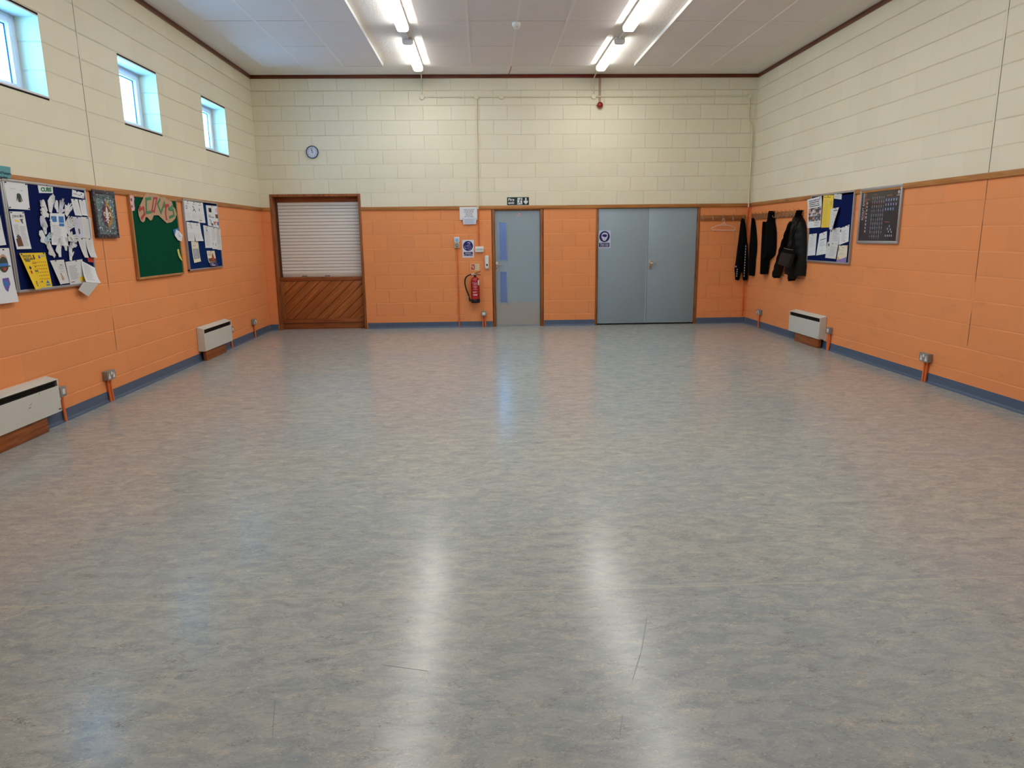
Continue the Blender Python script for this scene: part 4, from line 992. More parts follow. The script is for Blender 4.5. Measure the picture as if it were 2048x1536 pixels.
sheet('L', 'paper_slip', 'right of the two narrow white slips high on the right of the CUBS board', 'paper', ((-5.331,1.863),(-5.217,1.867),(-5.216,1.725),(-5.317,1.729)), M['paper'], lines(.2, .85, .1, .9, 10, 'ink', .15), 0, (0, 0, .004, 0), pins=((.4, .05),))
sheet('L', 'paper_sheet', 'pale lilac sheet with a dark oval on the right of the CUBS board', 'paper', ((-5.470,1.712),(-5.330,1.712),(-5.341,1.529),(-5.443,1.527)), M['lilac_paper'], [(.42, .55, .62, .80, 'dark_ink', 'printed_picture')]+lines(.2, .85, .08, .5, 8, 'ink', .12, seed=8), 1, pins=((.5, .04),))
sheet('L', 'paper_sheet', 'grey-white sheet beside the lilac one on the right of the CUBS board', 'paper', ((-5.336,1.715),(-5.181,1.712),(-5.194,1.523),(-5.344,1.529)), M['paper2'], lines(.15, .9, .1, .9, 14, 'ink', .12, seed=9), 2, pins=((.6, .04),))
sheet('L', 'paper_slip', 'left of the two long white slips hanging on the right of the CUBS board', 'paper', ((-5.440,1.529),(-5.317,1.524),(-5.323,1.356),(-5.386,1.358)), M['paper2'], lines(.2, .8, .1, .6, 8, 'ink', .12), 3, (0, 0, .012, 0), pins=((.5, .03),))
sheet('L', 'paper_slip', 'right of the two long white slips, overlapping the board edge', 'paper', ((-5.320,1.524),(-5.197,1.527),(-5.193,1.352),(-5.301,1.359)), M['paper2'], lines(.2, .8, .1, .6, 8, 'ink', .12), 4, (0, 0, .018, 0), pins=((.5, .03),))
sheet('L', 'red_card', 'small red card at the right edge of the CUBS board', 'card', ((-5.318,1.357),(-5.207,1.353),(-5.214,1.309),(-5.311,1.319)), pm('red_card', C(196, 52, 42), .6), [], 0, pins=())
mr, Pm = sheet('L', 'leaflet', 'open white leaflet with a small orange picture at the bottom of the CUBS board', 'leaflet', ((-5.893,1.348),(-5.682,1.350),(-5.647,1.149),(-5.829,1.147)), M['paper2'], lines(.48, .92, .25, .4, 3)+[(.62, .20, .80, .225, 'dark_ink')]+lines(.5, .9, .45, .52, 2), 0, (.03, 0, .0, 0), pins=((.4, .03),))
decal('L', Pm, mr, [[(.50, .58), (.60, .62), (.70, .80), (.60, .86), (.48, .84)]], 'kraft'); decal('L', Pm, mr, [[(.50, .54), (.56, .56), (.60, .66), (.52, .66)]], 'hat_green')
sheet('L', 'leaflet', 'printed white leaflet with a yellow corner at the bottom of the CUBS board', 'leaflet', ((-5.667,1.329),(-5.405,1.345),(-5.376,1.140),(-5.640,1.127)), M['paper2'], lines(.12, .62, .18, .78, 13, 'ink', .4)+[(.08, .86, .28, .89, 'dark_ink'), (.62, .72, .96, .92, 'yellow', 'yellow_corner')], 1, (0, 0, .0, 0), pins=((.6, .03),))
# folded letter hanging off the board
fr_ = thing('folded_letter', 'white typed letter hanging off the lower right corner of the CUBS board', 'paper', (.04,)+(-5.354,1.200))
fq = quadf(((-5.429,1.333),(-5.221,1.261),(-5.249,1.122),(-5.453,1.145))); gq = quadf(((-5.498,1.148),(-5.290,1.123),(-5.413,1.013),(-5.556,1.083)))
fp = lambda u, v, th: FR['L'](fq(u, v).x, fq(u, v).y, .030+.030*v*v+.02*u*v+th)
MB().patch(fp, 6, 8, .0005).build('sheet', M['paper'], fr_)
MB().patch(lambda u, v, th: FR['L'](gq(u, v).x, gq(u, v).y, .061+.02*u*(1-v)-.020*v+th), 6, 5, .0005).build('folded_flap', M['paper2'], fr_)
tb = MB()
for i in range(13):
    v = .08+i*.065; tb.patch(lambda u, vv, th: fp(.12+(.42+.2*((i*7) % 5)/5)*u, v+.018*vv, .0007+th), 4, 1, .0002)
tb.build('printed_lines', M['ink'], fr_)
# CUBS centre sheet and the ring of paper hands
cr2, Pq = sheet('L', 'paper_sheet', 'white printed sheet with blue squares in the middle of the paper hands', 'paper', ((-5.804,1.731),(-5.596,1.735),(-5.605,1.463),(-5.839,1.476)), M['paper'], lines(.12, .72, .36, .92, 13, 'ink', .22, .3)+[(.06, .09, .42, .27, 'blue_ink', 'blue_square'), (.56, .09, .90, .29, 'blue_ink', 'blue_square'), (.56, .31, .88, .40, 'blue_ink', 'blue_square')], 6, pins=())
HO = [(-.15, 0), (-.19, .2), (-.34, .33), (-.45, .48), (-.41, .54), (-.3, .46), (-.21, .42), (-.215, .6), (-.24, .82), (-.2, .86), (-.155, .83), (-.125, .62), (-.095, .56), (-.085, .72), (-.08, .96), (-.04, 1.0), (0, .96), (.015, .72), (.02, .57), (.05, .72), (.085, .92), (.13, .94), (.16, .89), (.125, .68), (.115, .54), (.155, .62), (.23, .77), (.275, .77), (.29, .71), (.225, .5), (.2, .3), (.175, .15), (.15, 0)]
def paper_hand(a, b, layer, m, label, wid=1.0, flip=1, grp=None, deco=None):
    A, B = Vector(a), Vector(b); ax = B-A; L = ax.length; ax.normalize(); px = Vector((ax.y, -ax.x))
    d0 = DB+.003+.0016*layer
    def T(x, y):
        p = A+ax*(y*L)+px*(x*L*wid*flip); return FR['L'](p.x, p.y, d0+.026*max(0, y-.35)**2*(1+.4*math.sin(9*x)))
    b_ = MB()
    for off in (0, .0005):
        vs = [b_.bm.verts.new(T(x, y)+Vector((off, 0, 0))) for x, y in HO]
        f = b_._f(vs)
    n = len(HO); b_.bm.verts.ensure_lookup_table(); V = list(b_.bm.verts)
    for i in range(n): b_._f([V[i], V[(i+1) % n], V[n+(i+1) % n], V[n+i]])
    bmesh.ops.triangulate(b_.bm, faces=[f for f in b_.bm.faces if len(f.verts) > 4])
    mid = A+ax*(L*.4)
    r = thing('paper_hand', label, 'paper hand', FR['L'](mid.x, mid.y, d0), grp)
    b_.build('cutout', m, r, smooth=False)
    ol = MB()
    for (x0, y0), (x1, y1) in zip(HO, HO[1:]):
        p, q = T(x0*.93, y0*.985+.006), T(x1*.93, y1*.985+.006); dv = (q-p); nn = Vector((0, -dv.z, dv.y)); 
        if nn.length < 1e-6: continue
        nn = nn.normalized()*.0011; o4 = Vector((.0011, 0, 0))
        ol._f([ol.bm.verts.new(v+o4) for v in (p+nn, q+nn, q-nn, p-nn)])
    ol.build('pencil_outline', M['ink'], r, smooth=False)
    c_ = MB()
    for k in range(3): c_.bm.faces.new([c_.bm.verts.new(T(x, y)+Vector((.0012, 0, 0))) for x, y in ((-.1+.08*k, .22+.05*k), (-.06+.08*k, .2+.05*k), (-.02+.08*k, .34+.05*k), (-.05+.08*k, .36+.05*k))])
    c_.build('crayon_mark', deco or M['ink'], r, smooth=False)
hm = [M['paper'], M['paper2'], M['lilac_paper']]
HG_ = 'white paper hands around the sheet'
hands = (
 (((-5.789,1.737),(-5.723,1.890)), 3, hm[0], 'largest paper hand pointing up towards the CUBS card, with green scribble', .62, 1, None, 'teal_ink'),
 (((-5.843,1.758),(-5.922,1.826)), 1, hm[1], 'greyish paper hand pointing up and left, highest on the left side', .8, -1, None, 'dark_ink'),
 (((-5.816,1.708),(-5.936,1.760)), 2, hm[0], 'white paper hand pointing left below the highest left one', .7, 1, None, 'ink'),
 (((-5.855,1.613),(-5.935,1.709)), 0, hm[2], 'pinkish paper hand at the left middle, mostly covered', .9, 1, None, 'pink'),
 (((-5.887,1.481),(-5.980,1.593)), 1, hm[0], 'paper hand with long spread fingers at the lower left', .72, 1, None, 'ink'),
 (((-5.921,1.505),(-5.807,1.571)), 4, pm('pale_teal_paper', C(176, 206, 214), .7), 'pale teal paper hand pointing up and right at the lower left', .6, -1, None, 'teal_ink'),
 (((-5.811,1.377),(-5.908,1.490)), 3, hm[1], 'paper hand with dark stripes at the bottom left', .66, 1, None, 'dark_ink'),
 (((-5.746,1.373),(-5.746,1.494)), 5, hm[0], 'paper hand coloured orange in the palm at the bottom', .86, 1, None, 'orange_ink'),
 (((-5.595,1.339),(-5.564,1.503)), 4, hm[0], 'long paper hand pointing up at the bottom right', .62, -1, None, 'blue_ink'),
 (((-5.639,1.424),(-5.625,1.537)), 2, hm[1], 'paper hand between the orange one and the long one', .8, 1, None, 'ink'),
 (((-5.553,1.547),(-5.605,1.670)), 3, hm[0], 'white paper hand pointing up right of the central sheet', .7, 1, None, 'ink'),
 (((-5.594,1.523),(-5.444,1.532)), 5, hm[1], 'paper hand with green fingertips pointing right', .8, 1, None, 'green_ink'),
 (((-5.592,1.601),(-5.443,1.683)), 4, hm[1], 'paper hand pointing right beside the lilac sheet', .7, 1, None, 'ink'),
 (((-5.657,1.722),(-5.584,1.863)), 2, hm[2], 'lilac-outlined paper hand pointing up right of the largest one', .7, -1, None, 'purple_ink'),
 (((-5.572,1.720),(-5.476,1.824)), 3, hm[0], 'paper hand with pink fingers at the upper right', .8, 1, None, 'pink'),
 (((-5.741,1.681),(-5.842,1.632)), 5, hm[0], 'small white paper hand overlapping the left edge of the central sheet', .9, 1, None, 'blue_ink'),
 (((-5.673,1.479),(-5.729,1.528)), 5, hm[1], 'small paper hand covering the bottom of the central sheet', 1.0, 1, None, 'ink'),
)
hands += (
 (((-5.823,1.745),(-5.878,1.840)), 0, hm[0], 'thin paper hand behind the left side, two fingers pointing straight up', .6, 1, None, 'ink'),
 (((-5.677,1.741),(-5.685,1.845)), 0, hm[0], 'paper hand behind the two largest ones at the top', .7, 1, None, 'ink'),
 (((-5.891,1.561),(-5.922,1.658)), 3, hm[0], 'white paper hand overlapping the pinkish one at the left middle', .75, -1, None, 'purple_ink'),
 (((-5.856,1.409),(-5.881,1.504)), 2, hm[0], 'paper hand above the striped one at the lower left', .7, 1, None, 'blue_ink'),
 (((-5.558,1.453),(-5.489,1.477)), 6, hm[0], 'small paper hand beside the long one at the bottom right', .9, 1, None, 'green_ink'),
 (((-5.611,1.631),(-5.496,1.707)), 6, hm[1], 'small paper hand at the upper right edge of the central sheet', .8, -1, None, 'ink'),
)
for (a, b_), ly, m_, lb_, wd_, fl_, gp_, dk_ in hands: paper_hand(a, b_, ly, m_, lb_, wd_*1.15, fl_, gp_, M[dk_])

# -- mosaic plaque
def mosaic(name, c1, c2, scale, grout):
    m = bpy.data.materials.new(name); t = NT(m); v = t.n('ShaderNodeTexVoronoi'); v.inputs['Scale'].default_value = scale; t.l(t.pos((1, .8, 1)), v.inputs['Vector'])
    e = t.n('ShaderNodeTexVoronoi'); e.feature = 'DISTANCE_TO_EDGE'; e.inputs['Scale'].default_value = scale; t.l(t.pos((1, .8, 1)), e.inputs['Vector'])
    sx = t.n('ShaderNodeSeparateColor'); t.l(v.outputs['Color'], sx.inputs[0])
    c = t.mix(sx.outputs[0], c1, c2); c = t.mix(t.math('MULTIPLY', t.math('GREATER_THAN', sx.outputs[1], .86), .7), c, tuple(min(1, x*2.2+.15) for x in c2[:3])+(1,))
    g = t.math('SUBTRACT', 1, t.ramp(e.outputs['Distance'], .02, .10)); c = t.mix(g, c, grout)
    t.out(c, .25, 0, .6, t.math('SUBTRACT', 1, g), .002, .8); return m
pq = thing('mosaic_plaque', 'framed mosaic plaque with a badge emblem between the blue and green boards', 'plaque', (.017, -4.90, 1.53))
S0, S1, Z0, Z1 = -5.100, -4.706, 1.530, 1.970; dp_ = .034
MB().box('L', S0, S1, Z0, Z1, 0, dp_-.006).build('backing_box', pm('plaque_side', C(44, 34, 40), .6, .1), pq, .002)
MB().box('L', S0+.040, S1-.036, Z0+.036, Z1-.040, dp_-.008, dp_-.003).build('mosaic_field', mosaic('mosaic_teal', C(70, 116, 124), C(128, 158, 162), 62, C(70, 84, 92)), pq, smooth=False)
bd = MB()
for a, b_, c, d_ in ((S0, S0+.04, Z0, Z1), (S1-.036, S1, Z0, Z1), (S0+.04, S1-.036, Z0, Z0+.036), (S0+.04, S1-.036, Z1-.04, Z1)): bd.box('L', a, b_, c, d_, dp_-.008, dp_)
bd.build('mosaic_border', mosaic('mosaic_navy', C(24, 26, 44), C(58, 58, 84), 70, C(14, 14, 22)), pq, .003)
ec, ez_ = (S0+S1)/2+.010, (Z0+Z1)/2-.003; e = dp_-.0035
lf_ = [(0, .150), (-.035, .118), (-.075, .060), (-.098, .0), (-.098, -.04), (-.070, -.085), (-.030, -.112), (0, -.140)]
MB().poly('L', [(ec+a, ez_+b_) for a, b_ in lf_], e, e+.0015).build('emblem_left_half', mosaic('mosaic_purple', C(62, 54, 92), C(92, 78, 112), 75, C(52, 44, 66)), pq, smooth=False)
MB().poly('L', [(ec-a, ez_+b_) for a, b_ in lf_[:]], e, e+.0015).build('emblem_right_half', mosaic('mosaic_gold', C(184, 140, 50), C(214, 170, 78), 75, C(120, 96, 50)), pq, smooth=False)
MB().disc('L', ec, ez_, .068, e+.001, e+.0025, 30, .084).build('emblem_disc', mosaic('mosaic_maroon', C(96, 34, 52), C(120, 52, 70), 80, C(70, 30, 44)), pq, smooth=False)
mwm = pm('mosaic_white', C(224, 216, 206), .35, .08, 120)
fl_ = MB(); f0, f1 = e+.002, e+.0042
fl_.poly('L', [(ec, ez_+0.0784), (ec+0.0156, ez_+0.0515), (ec+0.0192, ez_+0.0224), (ec+0.0108, ez_-0.0179), (ec-0.0108, ez_-0.0179), (ec-0.0192, ez_+0.0224), (ec-0.0156, ez_+0.0515)], f0, f1)
for q in (-1, 1):
    fl_.stroke('L', [(ec+q*0.0144, ez_-0.0157), (ec+q*0.0264, ez_+0.0090), (ec+q*0.0408, ez_+0.0202), (ec+q*0.0552, ez_+0.0134), (ec+q*0.0576, ez_-0.0022), (ec+q*0.0456, ez_-0.0112)], .011, f0, f1)
    fl_.stroke('L', [(ec+q*0.0096, ez_-0.0336), (ec+q*0.0168, ez_-0.0493), (ec+q*0.0336, ez_-0.0582)], .009, f0, f1)
fl_.box('L', ec-0.0360, ec+0.0360, ez_-0.0314, ez_-0.0202, f0, f1).disc('L', ec, ez_-0.0694, .013, f0, f1, 16)
fl_.stroke('L', [(ec, ez_-0.0314), (ec, ez_-0.0560)], .010, f0, f1)
fl_.build('emblem_lily', mwm, pq, smooth=False)
MB().box('L', ec-.004, ec+.004, Z0+.044, ez_-.138, e, e+.0015).build('emblem_stem', M['dark_ink'], pq, smooth=False)
mdt = pm('mosaic_dark_text', C(34, 46, 52), .4, .1)
MB().text('L', (S0+S1)/2, 'WALLINGTON', Z1-.066, .046, e+.0008, bold=.02, sx=1.0).text('L', ec-.085, '1957', Z0+.072, .050, e+.0008, bold=.015, sx=.95).text('L', ec+.080, '2007', Z0+.068, .050, e+.0008, bold=.015, sx=.95).build('lettering', mdt, pq, smooth=False)

# -- green board: SCOUTS banner and small pieces
GB = .0275
def outline(name, lab, cat, pts, m, d0, curl=0.0, grp=None, thick=.0012, part='cutout', lift=lambda s, z: 0):
    cs_ = sum(p[0] for p in pts)/len(pts); cz_ = sum(p[1] for p in pts)/len(pts)
    r = thing(name, lab, cat, FR['L'](cs_, cz_, d0), grp)
    b = MB(); b.poly('L', pts, d0, d0+thick, lift); bmesh.ops.triangulate(b.bm, faces=[f for f in b.bm.faces if len(f.verts) > 4])
    b.build(part, m, r, smooth=False); return r
bp = ((-4.083,1.973),(-4.027,1.995),(-3.934,1.986),(-3.811,1.995),(-3.752,1.984),(-3.709,1.970),(-3.604,1.979),(-3.544,1.958),(-3.489,1.947),(-3.432,1.942),(-3.404,1.883),(-3.360,1.856),(-3.336,1.800),(-3.388,1.748),(-3.492,1.706),(-3.620,1.692),(-3.722,1.733),(-3.806,1.772),(-3.868,1.772),(-3.929,1.768),(-3.970,1.727),(-4.010,1.712),(-4.051,1.725),(-4.089,1.747),(-4.126,1.743),(-4.142,1.709),(-4.190,1.689),(-4.236,1.701),(-4.270,1.758),(-4.269,1.816),(-4.207,1.869),(-4.153,1.917))
bn = outline('banner', 'brown paper banner spelling SCOUTS across the top of the green board', 'banner', bp, M['kraft'], .0355, thick=.0015)
LD = [.0379]
def letter(pts, m, wd, nm):
    LD[0] += .0006
    MB().stroke('L', pts, wd, .0369, LD[0]).build('letter', m, bn, smooth=False)
RDL, GRL = pm('banner_red', C(172, 66, 62), .7, .1), pm('banner_green', C(66, 134, 92), .7, .1)
letter(((-4.221,1.849),(-4.240,1.815),(-4.144,1.841),(-4.138,1.775),(-4.213,1.732)), RDL, .030, 'S')
letter(((-3.958,1.945),(-4.066,1.933),(-4.094,1.791),(-3.986,1.802)), GRL, .030, 'C')
MB().stroke('L', ((-3.882,1.951),(-3.805,1.956),(-3.903,1.810),(-3.959,1.812)), .024, .0369, .0379, True).build('letter', RDL, bn, smooth=False)
letter(((-3.736,1.946),(-3.806,1.892),(-3.745,1.801),(-3.633,1.915)), GRL, .026, 'U')
letter(((-3.635,1.882),(-3.539,1.889)), RDL, .034, 'T'); letter(((-3.590,1.883),(-3.631,1.811),(-3.624,1.735)), RDL, .022, 'T')
letter(((-3.433,1.882),(-3.529,1.851),(-3.423,1.845),(-3.416,1.782),(-3.531,1.757)), GRL, .028, 'S')
fw_ = outline('flower_card', 'pale pink scalloped card with dark spots at the top left of the green board', 'card', ((-4.410,1.948),(-4.375,1.955),(-4.335,1.955),(-4.326,1.940),(-4.318,1.918),(-4.336,1.898),(-4.331,1.877),(-4.340,1.857),(-4.333,1.832),(-4.343,1.806),(-4.374,1.800),(-4.401,1.798),(-4.408,1.823),(-4.413,1.848),(-4.415,1.879),(-4.415,1.910)), M['pink'], .0350)
MB().disc('L', *(-4.389,1.910), .016, .036, .0372, 12).disc('L', *(-4.392,1.844), .014, .036, .0372, 12).build('dark_spot', M['dark_ink'], fw_, smooth=False)
tgr = outline('paper_tag', 'white and blue paper tag at the right edge of the green board', 'tag', ((-3.405,1.624),(-3.322,1.604),(-3.241,1.559),(-3.289,1.487),(-3.384,1.502),(-3.460,1.557)), M['paper'], .041, part='white_tag')
MB().poly('L', ((-3.475,1.621),(-3.331,1.642),(-3.301,1.597),(-3.420,1.553),(-3.458,1.566)), .0348, .036).build('blue_tab', M['blue_ink'], tgr, smooth=False)
MB().stroke('L', ((-3.351,1.586),(-3.349,1.553),(-3.310,1.540)), .006, .0421, .0428).build('pen_mark', M['blue_ink'], tgr, smooth=False)
yt = outline('paper_strip', 'curled yellow paper strip low on the right of the green board', 'tag', ((-3.412,1.397),(-3.363,1.401),(-3.363,1.356),(-3.353,1.322),(-3.332,1.281),(-3.329,1.257),(-3.368,1.279),(-3.398,1.302),(-3.412,1.342)), pm('pale_yellow_paper', C(212, 208, 110), .7), .0285, lift=lambda s, z: .018*max(0, (1.42-z)/.2))
MB().disc('L', *(-3.383,1.345), .008, .0305, .036, 10).build('drawn_spot', M['orange_ink'], yt, smooth=False)

# -- blue board 2
def s2(nm, lab, cat, c, m, pr=(), ly=0, curl=(0, 0, 0, 0), pins=((.5, .04),)): return sheet('L', nm, lab, cat, c, m, pr, ly, curl, pins=pins)
box2 = lambda s: [(.08, .30, .90, .306, 'ink'), (.08, .58, .90, .586, 'ink'), (.08, .86, .90, .866, 'ink'), (.28, .12, .70, .14, 'dark_ink')]+lines(.12, .86, .62, .84, 6, 'ink', .15, .3, s)
r1, P1 = s2('paper_sheet', 'left printed sheet in the top row of the far blue board', 'paper', ((-3.063,1.970),(-2.857,1.968),(-2.863,1.739),(-3.071,1.728)), M['paper'], box2(1)+blobs(.15, .45, .2, .42, 3, 3, ['ink'], 2), 0)
r2, P2 = s2('paper_sheet', 'middle printed sheet, with a running figure, in the top row of the far blue board', 'paper', ((-2.866,1.967),(-2.689,1.966),(-2.683,1.727),(-2.882,1.734)), M['paper'], box2(2), 1)
decal('L', P2, r2, [[(.20, .22), (.36, .22), (.52, .36), (.74, .50), (.66, .52), (.50, .42), (.42, .48), (.30, .44), (.44, .36)], [(.22, .46), (.36, .47), (.20, .52)]], 'dark_ink', 'running_figure')
r3, P3 = s2('paper_sheet', 'right printed sheet with rounded top in the top row of the far blue board', 'paper', ((-2.700,1.964),(-2.499,1.967),(-2.495,1.714),(-2.692,1.719)), M['paper'], box2(3)+[(.22, .86, .55, .93, 'kraft', 'printed_picture')], 2, (0, .012, 0, 0))
decal('L', P3, r3, [[(.28, .32), (.42, .30), (.40, .38), (.46, .44), (.34, .44)]], 'dark_ink', 'printed_figure')
s2('paper_sheet', 'left sheet with a red figure in the second row of the far blue board', 'paper', ((-3.065,1.719),(-2.858,1.712),(-2.863,1.489),(-3.069,1.490)), M['paper'], box2(4)+[(.55, .17, .75, .33, 'pink', 'printed_picture')], 3)
s2('paper_sheet', 'right sheet in the second row of the far blue board, its corner lifting', 'paper', ((-2.859,1.710),(-2.657,1.711),(-2.624,1.488),(-2.870,1.489)), M['paper'], box2(5), 4, (0, 0, .012, 0))
s2('photo_sheet', 'long grey photograph sheet hanging low on the left of the far blue board', 'photo', ((-2.973,1.490),(-2.754,1.488),(-2.750,1.237),(-2.968,1.225)), M['cream_paper'], [(.10, .36, .95, .84, 'grey_photo', 'grey_photo'), (.30, .42, .55, .80, 'lilac_paper', 'pale_figure')] if False else [(.10, .36, .95, .84, 'ink', 'grey_photo'), (.32, .42, .56, .80, 'lilac_paper', 'pale_figure'), (.20, .20, .60, .23, 'ink')], 0, (0, 0, .010, 0), pins=())
rc, Pc2 = s2('poster', 'white collage poster with small pictures at the top right of the far blue board', 'poster', ((-2.384,1.943),(-1.987,1.946),(-1.980,1.656),(-2.375,1.687)), M['paper'],
   [(.18, .12, .44, .32, 'dark_ink', 'printed_picture'), (.27, .16, .37, .32, 'paper', 'pale_figure'), (.80, .10, .94, .30, 'pink', 'printed_picture'), (.74, .38, .96, .56, 'brown_ink', 'printed_picture'), (.10, .46, .36, .50, 'ink'), (.12, .52, .60, .58, 'ink'), (.82, .72, .96, .88, 'purple_ink', 'printed_picture'), (.30, .84, .46, .96, 'dark_ink', 'printed_picture')], 0)
decal('L', Pc2, rc, [[(.52, .70), (.60, .76), (.72, .70), (.76, .76), (.66, .82), (.72, .94), (.60, .86), (.52, .94), (.54, .84)]], 'orange_ink', 'orange_cross'); decal('L', Pc2, rc, [[(.14, .68), (.26, .66), (.34, .76), (.30, .90), (.22, .88), (.26, .78)]], 'ink', 'printed_picture')
rb, Pb1 = s2('paper_sheet', 'left of three overlapping text sheets on the right of the far blue board', 'paper', ((-2.549,1.689),(-2.287,1.670),(-2.312,1.398),(-2.544,1.402)), M['paper'], lines(.12, .9, .25, .9, 18, 'ink', .2, .4, 11), 2)
decal('L', Pb1, rb, [[(.30, .16), (.46, .18), (.50, .24), (.38, .26)]], 'blue_ink'); decal('L', Pb1, rb, [[(.30, .05), (.40, .05), (.38, .16), (.30, .14)]], 'kraft')
s2('paper_sheet', 'middle of three overlapping text sheets on the right of the far blue board', 'paper', ((-2.295,1.669),(-2.110,1.657),(-2.125,1.377),(-2.319,1.385)), M['paper'], lines(.1, .85, .05, .6, 10, 'ink', .2, .4, 12)+[(.15, .70, .28, .82, 'ink', 'printed_picture'), (.62, .72, .74, .86, 'ink', 'printed_picture')], 3)
s2('paper_sheet', 'right of three overlapping text sheets on the right of the far blue board', 'paper', ((-2.114,1.656),(-1.967,1.651),(-1.969,1.364),(-2.146,1.371)), M['paper2'], lines(.12, .85, .05, .75, 14, 'kraft', .25, .3, 13), 4)
rk, Pk = s2('booklet', 'small booklet with a red tower picture low on the right of the far blue board', 'booklet', ((-2.509,1.364),(-2.236,1.359),(-2.201,1.155),(-2.478,1.166)), M['cream_paper'], [(.10, .13, .55, .16, 'ink'), (.10, .24, .45, .27, 'dark_ink')], 0, (0, 0, .020, 0))
decal('L', Pk, rk, [[(.04, .50), (.50, .46), (.56, .30), (.66, .12), (.76, .30), (.80, .48), (1.0, .50), (1.0, .72), (.06, .72)]], 'brown_ink'); decal('L', Pk, rk, [[(.52, .50), (.60, .30), (.66, .16), (.74, .34), (.80, .66), (.50, .66)]], 'red_ink', 'tower_picture', .0016)
decal('L', Pk, rk, [[(0, .76), (1, .72), (1, 1), (0, 1)]], 'navy_ink', 'dark_footer', .0016); decal('L', Pk, rk, [[(.10, .84), (.60, .82), (.60, .86), (.10, .88)], [(.70, .80), (.95, .79), (.95, .83), (.70, .84)], [(.20, .92), (.66, .91), (.66, .95), (.20, .96)]], 'white_ink', 'printed_lines', .0022)

# -- right-hand board
def s3(nm, lab, cat, c, m, pr=(), ly=0, curl=(0, 0, 0, 0), pins=((.5, .03),)): return sheet('R', nm, lab, cat, c, m, pr, ly, curl, pins=pins)
q1 = ((-2.160,1.949),(-2.553,1.979),(-2.568,1.577),(-2.251,1.568))
s3('flyer', 'flyer with a dark crowd photo, curling off the left edge of the right-hand board', 'flyer', q1, M['paper'], lines(.10, .92, .05, .30, 4, 'dark_ink', .45, .2, 21)+blobs(.06, .96, .33, .78, 7, 8, ['dark_ink', 'brown_ink', 'ink', 'dark_ink', 'navy_ink', 'kraft', 'pink'], 5, 1.0)+[(.45, .82, .88, .835, 'dark_ink')]+lines(.42, .9, .86, .95, 3), 1, (.030, 0, 0, .012), pins=((.9, .04),))
s3('poster', 'tall yellow printed sheet at the top of the right-hand board', 'poster', ((-2.583,1.983),(-2.859,1.972),(-2.870,1.570),(-2.583,1.570)), pm('yellow_sheet', C(238, 206, 66), .7, .03), lines(.10, .56, .12, .95, 22, 'kraft', .18, .2, 22)+lines(.66, .95, .18, .32, 6, 'kraft', .4)+[(.08, .06, .74, .075, 'brown_ink'), (.86, .92, .97, .935, 'brown_ink')], 0)
s3('paper_slip', 'small white slip at the top of the right-hand board', 'paper', ((-2.865,1.984),(-3.063,1.972),(-3.065,1.906),(-2.872,1.927)), M['paper2'], lines(.15, .85, .25, .85, 4, 'ink', .35), 0)
sq = ((-2.842,1.805),(-3.062,1.813),(-2.984,1.538),(-2.865,1.546))
s3('paper_strip', 'curled narrow grey leaflet hanging across the yellow sheet on the right-hand board', 'leaflet', sq, M['paper2'], [(.30, .10, .86, .14, 'dark_ink'), (.15, .27, .6, .285, 'ink'), (.60, .33, .78, .38, 'dark_ink'), (.55, .44, .80, .50, 'ink'), (.2, .64, .5, .66, 'ink'), (.66, .66, .76, .73, 'dark_ink'), (.3, .82, .7, .87, 'ink')], 5, (.02, .045, 0, .0))
s3('paper_sheet', 'grey-white printed sheet below the curled leaflet on the right-hand board', 'paper', ((-2.845,1.551),(-3.098,1.567),(-3.089,1.359),(-2.831,1.383)), M['paper2'], lines(.35, .9, .12, .85, 7, 'ink', .25, .3, 24)+[(.08, .08, .20, .24, 'dark_ink', 'printed_crest')], 2)
s3('paper_sheet', 'tilted white printed sheet at the right of the right-hand board', 'paper', ((-3.098,1.554),(-3.322,1.598),(-3.332,1.395),(-3.101,1.349)), M['paper'], lines(.22, .85, .22, .85, 8, 'ink', .25, .4, 25)+[(.04, .08, .16, .24, 'dark_ink', 'printed_crest'), (.78, .03, .92, .08, 'dark_ink'), (.45, .86, .66, .89, 'red_ink')], 3)
s3('paper_sheet', 'leftmost of the lower white sheets on the right-hand board', 'paper', ((-2.246,1.484),(-2.476,1.497),(-2.474,1.209),(-2.252,1.195)), M['paper'], lines(.2, .85, .12, .62, 9, 'ink', .12, .4, 26)+[(.42, .06, .6, .09, 'ink')], 0)
s3('paper_sheet', 'slanted white sheet, second of the lower sheets on the right-hand board', 'paper', ((-2.556,1.490),(-2.756,1.525),(-2.787,1.235),(-2.505,1.205)), M['paper'], [(.20, .30, .92, .33, 'dark_ink')]+lines(.2, .9, .40, .62, 5, 'ink', .25, .4, 27)+[(.45, .80, .66, .82, 'ink'), (.55, .08, .66, .12, 'red_ink')], 1)
s3('paper_sheet', 'grey-white sheet with a crest, third of the lower sheets on the right-hand board', 'paper', ((-2.806,1.387),(-3.089,1.358),(-3.053,1.177),(-2.774,1.182)), M['paper2'], lines(.35, .85, .2, .85, 7, 'ink', .25, .4, 28)+[(.10, .08, .22, .24, 'dark_ink', 'printed_crest')], 4)
rp, Pp = s3('flyer', 'cream flyer with a purple corner at the bottom right of the right-hand board', 'flyer', ((-3.113,1.344),(-3.333,1.349),(-3.326,1.140),(-3.082,1.143)), M['cream_paper'], [(.36, .12, .68, .155, 'ink'), (.2, .26, .6, .28, 'ink'), (.3, .44, .6, .46, 'ink'), (.15, .52, .75, .535, 'ink'), (.04, .10, .09, .36, 'brown_ink')], 5, pins=((.3, .03),))
M['flyer_purple'] = pm('flyer_purple', C(142, 124, 190), .6); M['flyer_orange'] = pm('flyer_orange', C(232, 182, 120), .6)
